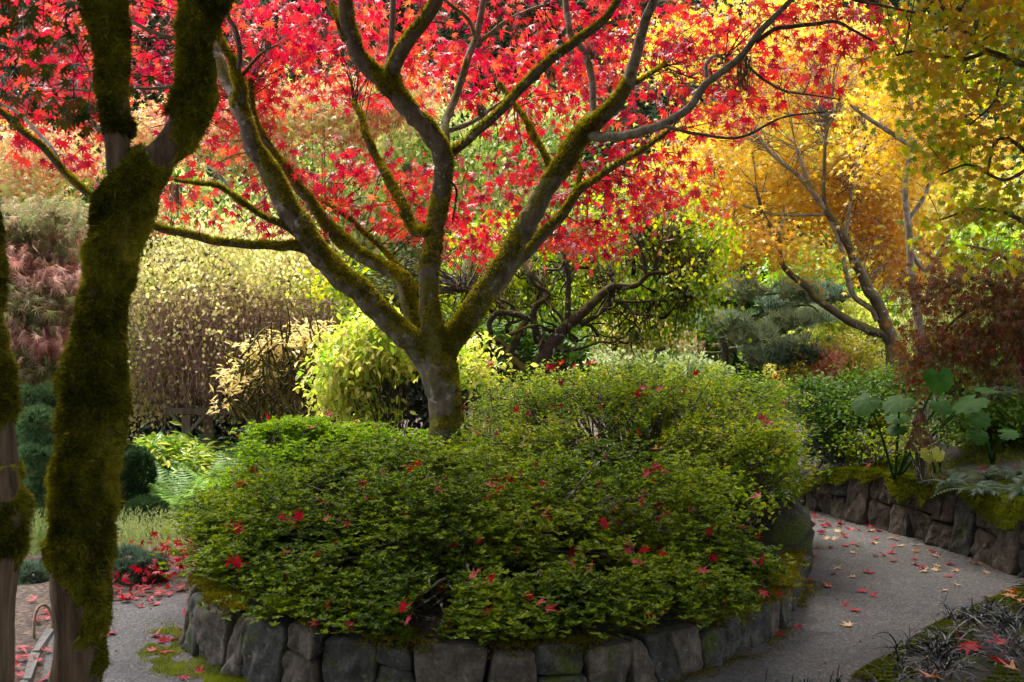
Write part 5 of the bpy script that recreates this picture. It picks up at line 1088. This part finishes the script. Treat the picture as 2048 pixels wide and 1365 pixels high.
for a in [(1879, 752, 8.2, .14, (.1, -.15, -1), (.1, -1, .1)), (1735, 800, 8.2, .14, (-.9, -.2, -.75), (-.4, -.45, .8)), (1800, 800, 8.2, .15, (-1, -.25, -.55), (-.35, -.35, .9)), (1880, 806, 8.3, .125, (.5, -.6, -.5), (.2, -.6, .75)),
          (1945, 800, 8.0, .16, (-1, -.3, -.5), (-.35, -.3, .9)), (1962, 776, 8.2, .13, (1, -.2, -.05), (0, -.15, 1)), (1800, 832, 8.3, .12, (-.8, -.3, -.2), (-.1, -.3, 1)), (1797, 855, 8.3, .1, (-.9, -.5, -.5), (-.3, -.4, .8)),
          (1956, 832, 8.1, .11, (.3, -.6, -.6), (0, -.6, .7), 'bigleaf', (1985, 880)), (1958, 868, 8.0, .09, (-.3, -.6, -.7), (0, -.7, .6), 'bigleaf', (1985, 890)), (2010, 866, 7.9, .1, (1, -.3, .1), (-.2, -.4, 1), 'bigleaf', (1985, 890)), (1858, 905, 7.9, .075, (-.1, -.5, -.9), (0, -1, .3), 'yellowheart', (1870, 930)), (1880, 905, 7.85, .07, (-.4, -.4, -.9), (.5, -1, .3), 'yellowheart', (1880, 930))]:
    bigleaf(*a)
for i, (px, py, d) in enumerate([(1905, 945, 7.7), (1950, 950, 7.5), (1995, 950, 7.4), (2040, 955, 7.3), (1975, 915, 8.0), (2030, 905, 7.8), (2090, 940, 7.4), (1920, 915, 8.0)]):
    q = P(px, py, d); fern('silvery green fern on the bank above the right wall', (q[0], q[1], rbed_z(q[0], q[1])), 15, .27, 'silverfern', 'silvery ferns above the right wall', .6, .13)
shrub('bank_shrub', 'shady low green shrub on the bank behind the silvery ferns', (*P(1960, 880, 9.2)[:2], .75), [('foliage', 'midgreen', OVAL, [(1960, 830, 90, 40, 9.0, .35), (1900, 850, 50, 30, 8.8, .3), (2060, 840, 60, 50, 8.8, .3)], 260, 12, .09, (.035, .06), 20)], 30)
# fresh weeds filling the far end of the bank
shrub('bank_shrub', 'leafy green shrub under the lace leaf maple at the right edge', (*P(1960, 800, 10)[:2], .9), [('foliage', 'midgreen', OVAL, [(1960, 760, 120, 50, 10.4, .4), (2060, 740, 80, 80, 10.2, .4), (1880, 740, 60, 40, 10.4, .4)], 240, 12, .1, (.05, .08), 30)], 30)

# ------------------------------------------------------------------ black grass, front right
b = MB()
spots = []
for k in range(84):
    i = R.integers(0, 54); off = abs(R.normal(.3, .45)) + .06; spots.append((e[i, 0] + off, e[i, 1] - off * .25))
for (x, y) in spots:
    for k in range(26):
        a = R.uniform(0, 6.28); l = R.uniform(.12, .27); el = R.uniform(.5, 1.4); bend = R.uniform(.4, 1.1); s = np.linspace(0, 1, 8)[:, None]
        h = np.array([math.cos(a), math.sin(a), 0]); q = np.array([x + R.normal(0, .04), y + R.normal(0, .04), .06])
        c = q + h * l * (s * math.cos(el) + .35 * s ** 2) + np.array([0, 0, 1.0]) * l * (s * math.sin(el) - bend * .8 * s ** 2.4)
        c[:, 2] = np.maximum(c[:, 2], .02); t = nrm(np.gradient(c, axis=0)); sd = nrm(np.cross(t, np.array([0, 0, 1.0]) + R.normal(0, .4, 3))) * .0034 * (1.05 - s ** 3)
        V = np.concatenate([c - sd, c + sd]); b.faces(V, [(j, 8 + j, 9 + j, j + 1) for j in range(7)])
tag(b.build('black_grass', M['mondo']), kind='stuff')
b = MB()
for (x, y) in [(.72, 4.55), (.95, 4.6), (.8, 4.4), (1.05, 4.75), (1.15, 4.7), (1.25, 4.85), (1.3, 4.7), (1.4, 4.9)]:
    for k in range(7):
        a = R.uniform(0, 6.28); l = R.uniform(.12, .25); s = np.linspace(0, 1, 8)[:, None]; h = np.array([math.cos(a), math.sin(a), 0])
        c = np.array([x, y, .004]) + h * l * (.3 * s + .3 * s ** 2) + np.array([0, 0, 1.0]) * l * (s - .5 * s ** 2.4); t = nrm(np.gradient(c, axis=0)); sd = nrm(np.cross(t, [.3, .2, 1.0])) * .003 * (1.05 - s ** 3)
        V = np.concatenate([c - sd, c + sd]); b.faces(V, [(j, 8 + j, 9 + j, j + 1) for j in range(7)])
tag(b.build('black_grass', M['mondo']), kind='stuff')

# ------------------------------------------------------------------ fallen leaves, each its own
def leafmesh(mat, curl, seed):
    r = np.random.default_rng(seed); b = MB(); tips = [(-128, .45), (-84, .75), (-41, .95), (0, 1.05), (41, .95), (84, .75), (128, .45)]
    V = [(0, 0, .0)]; F = []
    out = [(-172, .12)]
    for i, (a, l) in enumerate(tips):
        if i: out.append(((a + tips[i - 1][0]) / 2, .36))
        out += [(a - 9, l * .62), (a, l), (a + 9, l * .62)]
    out.append((172, .12))
    cu = r.normal(0, curl, 7)
    for a, l in out:
        x, y = math.sin(math.radians(a)) * l, math.cos(math.radians(a)) * l; k = int(np.clip(round((a + 128) / 42.7), 0, 6))
        V.append((x, y, .04 * l + (cu[k] + curl * .5) * l * l))
    n = len(out); F = [(0, i, i + 1) for i in range(1, n)]
    b.faces([(x * .055, y * .055, z * .055) for x, y, z in V], F)
    b.faces([(-.0012, 0, 0), (.0012, 0, 0), (.004, -.05, .012), (.002, -.05, .012)], [(0, 1, 2, 3)])
    o = b.build('maple_leaf', M[mat]); return o
PROTO = {}
def drop(kind, pos, group, label, rz=None, tilt=.2, sc=1.0):
    key = (kind, random.randrange(4))
    if key not in PROTO: o = PROTO[key] = leafmesh(kind, .17, hash(key[1]) + len(kind) * 7)
    else: o = PROTO[key].copy(); COL.objects.link(o)
    o.location = [float(v) for v in pos]; o.rotation_euler = (random.gauss(0, tilt), random.gauss(0, tilt), random.uniform(0, 6.28) if rz is None else rz)
    s = sc * random.uniform(.75, 1.1); o.scale = (s, s, s)
    return tag(o, label, 'leaf', group)
def ground_leaf(px, py, kind, group, label, z=.012, sc=1.0):
    d = (CAM_Z - z) * FPX / (py - 640); q = P(px, py, d); return drop(kind, q, group, label, None, .2, sc)
LR = ('red leaves on the right path', 'fallen red maple leaf lying on the grey right path')
LT = ('tan leaves on the right path', 'fallen tan maple leaf lying on the grey right path')
LL = ('red leaves on the left path', 'fallen red maple leaf lying on the left path')
for x, y in [(1618, 1026), (1625, 1031), (1640, 1040), (1628, 1034), (1627, 1044), (1645, 1050), (1648, 1053), (1660, 1052), (1647, 1062), (1677, 1045), (1680, 1052), (1683, 1047), (1703, 1060), (1720, 1060), (1728, 1047), (1759, 1062), (1688, 1073), (1708, 1087), (1750, 1076), (1746, 1087), (1785, 1092), (1638, 1095), (1627, 1110), (1626, 1132), (1752, 1111), (1770, 1110), (1781, 1106), (1783, 1121), (1690, 1090), (1735, 1144), (1741, 1146), (1830, 1117), (1832, 1128), (1840, 1135), (1895, 1128), (1901, 1152), (1667, 1148), (1614, 1160), (1655, 1170), (1725, 1183), (1745, 1191), (1690, 1210), (1710, 1219), (1596, 1251), (1557, 1267), (1902, 1239), (1862, 1102), (1640, 1066), (1655, 1046), (1740, 1052)]:
    ground_leaf(x, y, 'redfall', *LR)
for x, y in [(1672, 1062), (1667, 1077), (1655, 1077), (1685, 1069), (1663, 1094), (1716, 1091), (1704, 1105), (1737, 1061), (1783, 1076), (1790, 1078), (1828, 1102), (1829, 1090), (1871, 1111), (1675, 1135), (1704, 1154), (1659, 1173), (1847, 1141), (1875, 1132), (1868, 1140), (1915, 1141), (1971, 1143), (1950, 1126), (1890, 1181), (1971, 1192), (1912, 1168), (1700, 1250), (1750, 1085), (1800, 1091)]:
    ground_leaf(x, y, random.choice(['tanfall', 'tanfall', 'tanfall', 'orangefall']), *LT)
for x, y in [(305, 1205), (315, 1208), (380, 1205), (370, 1228), (308, 1272), (318, 1283), (332, 1281), (306, 1301), (330, 1303), (350, 1277), (366, 1274), (367, 1257), (365, 1355), (398, 1344), (226, 1265), (282, 1213)]:
    ground_leaf(x, y, 'redfall', *LL)
for k in range(44):
    x, y = random.gauss(285, 40), random.uniform(1150, 1200)
    if k > 28: x, y = random.uniform(10, 100), random.uniform(1190, 1365)
    q = ground_leaf(x, y, 'redfall', 'red leaves on the left mulch bed', 'fallen red maple leaf on the dark mulch of the left bed', .02)
for k in range(22):
    q = P(random.gauss(335, 22), random.gauss(1120, 22), random.uniform(7.0, 7.4)); drop('redfall', q, 'red leaves heaped by the heather', 'bright red maple leaf heaped against the heather', None, .8)
pm = MB(); pp = []
for ln_, nn2, sg in ((isl_pts, isl_nor, 1), (rw_pts, rw_nor, 1)):
    i = R.integers(0, len(ln_), 900); u = R.exponential(.1, 900) + .03; pp.append(np.stack([ln_[i, 0] + nn2[i, 0] * u, ln_[i, 1] + nn2[i, 1] * u, .007 + 0 * u], -1))
i = R.integers(0, len(e), 500); u = R.exponential(.12, 500); pp.append(np.stack([e[i, 0] - u, e[i, 1] + u * .3, .007 + 0 * u], -1))
pp.append(np.stack([R.uniform(-2, 3, 500), R.uniform(4.6, 9.5, 500), np.full(500, .007)], -1)); q = np.concatenate(pp)
pm.inst(DIAMOND, q, orient(len(q), 0, 12, wob=.25), R.uniform(.006, .02, len(q))); tag(pm.build('litter', M['litter']), kind='stuff')
tips = np.concatenate(AZ_TIPS); gx = ((1024 + tips[:, 0] / tips[:, 1] * FPX) / 16).astype(int) * 1000 + ((640 + (CAM_Z - tips[:, 2]) / tips[:, 1] * FPX) / 16).astype(int)
od = np.lexsort((tips[:, 1], gx)); first = np.r_[True, np.diff(gx[od]) != 0]; shell_tips = tips[od[first]]; rest_tips = tips[od[~first]]; tips = shell_tips
tips = tips[np.argsort(R.uniform(0, 1, len(tips)))]
cnt = 0; used = []
for q in tips:
    px = 1024 + q[0] / q[1] * FPX; py = 640 + (CAM_Z - q[2]) / q[1] * FPX
    if not (370 < px < 1600 and 720 < py < 1240): continue
    if used and np.min(np.linalg.norm(np.array(used) - q, axis=1)) < .13: continue
    used.append(q); cnt += 1
    drop('redfall', q + np.array([0, -.05, .03]), 'red leaves caught in the azaleas', 'red maple leaf caught among the azalea twigs', None, .7, 1.0)
    for _ in range(random.choice([0, 0, 0, 1, 2])): drop('redfall', q + np.array([random.gauss(0, .05), random.gauss(0, .05), random.uniform(-.02, .04)]), 'red leaves caught in the azaleas', 'red maple leaf caught among the azalea twigs', None, .8, .95); cnt += 1
    if cnt > 84: break
for k in range(22):
    j = random.randrange(len(rw_pts) - 60) + 40; off = random.uniform(.02, .5); p = rw_pts[j]; x, y = p[0] - rw_nor[j, 0] * off, p[1] - rw_nor[j, 1] * off
    drop(random.choice(['redfall', 'redfall', 'tanfall', 'orangefall']), (x, y, rbed_z(x, y) + .03), 'leaves on the right bank', 'maple leaf lying on the mossy bank above the right wall', None, .35)
for x, y, kd in [(2005, 1285, 'redfall'), (2026, 1337, 'orangefall'), (2035, 1185, 'orangefall'), (2020, 1190, 'orangefall'), (1862, 1352, 'orangefall'), (2040, 1200, 'orangefall'), (1935, 1290, 'redfall'), (2000, 1320, 'redfall')]:
    ground_leaf(x, y, kd, 'leaves in the black grass', 'maple leaf lodged among the black grass blades', .16, 1.5)
ground_leaf(1597, 1168, 'orangefall', None, 'large orange leaf at the foot of the island wall beside the boulder', .02, 1.9)
# the many smaller ones deeper among the twigs, as one mass
pm = MB(); q = np.concatenate([rest_tips[R.choice(len(rest_tips), 3000, replace=False)], shell_tips[R.choice(len(shell_tips), 1500, replace=False)]]); R.shuffle(q); px = 1024 + q[:, 0] / q[:, 1] * FPX; py = 640 + (CAM_Z - q[:, 2]) / q[:, 1] * FPX
q = q[(px > 370) & (px < 1600) & (nz(q, 2.2) > .0)][:330] + np.array([0, 0, .005]); pm.inst(MAPLE, q, orient(len(q), 25, 35, wob=1.0), R.uniform(.028, .05, len(q)))
k = 190; gx_ = R.normal(0, 1, (k, 2)); q = np.stack([-2.38 + gx_[:, 0] * .17, 7.05 + gx_[:, 1] * .22, np.abs(R.normal(.03, .05, k)) + .01], -1); q[60:, 0] += .28; q[60:, 2] += np.abs(R.normal(0, .08, k - 60))
pm.inst(MAPLE, q, orient(k, 20, 35, wob=.9), R.uniform(.032, .055, k))
tag(pm.build('fallen_leaves', M['redfall']), kind='stuff')
print('objects', len(bpy.data.objects), 'tris', sum(len(o.data.polygons) for o in bpy.data.objects if o.type == 'MESH'))
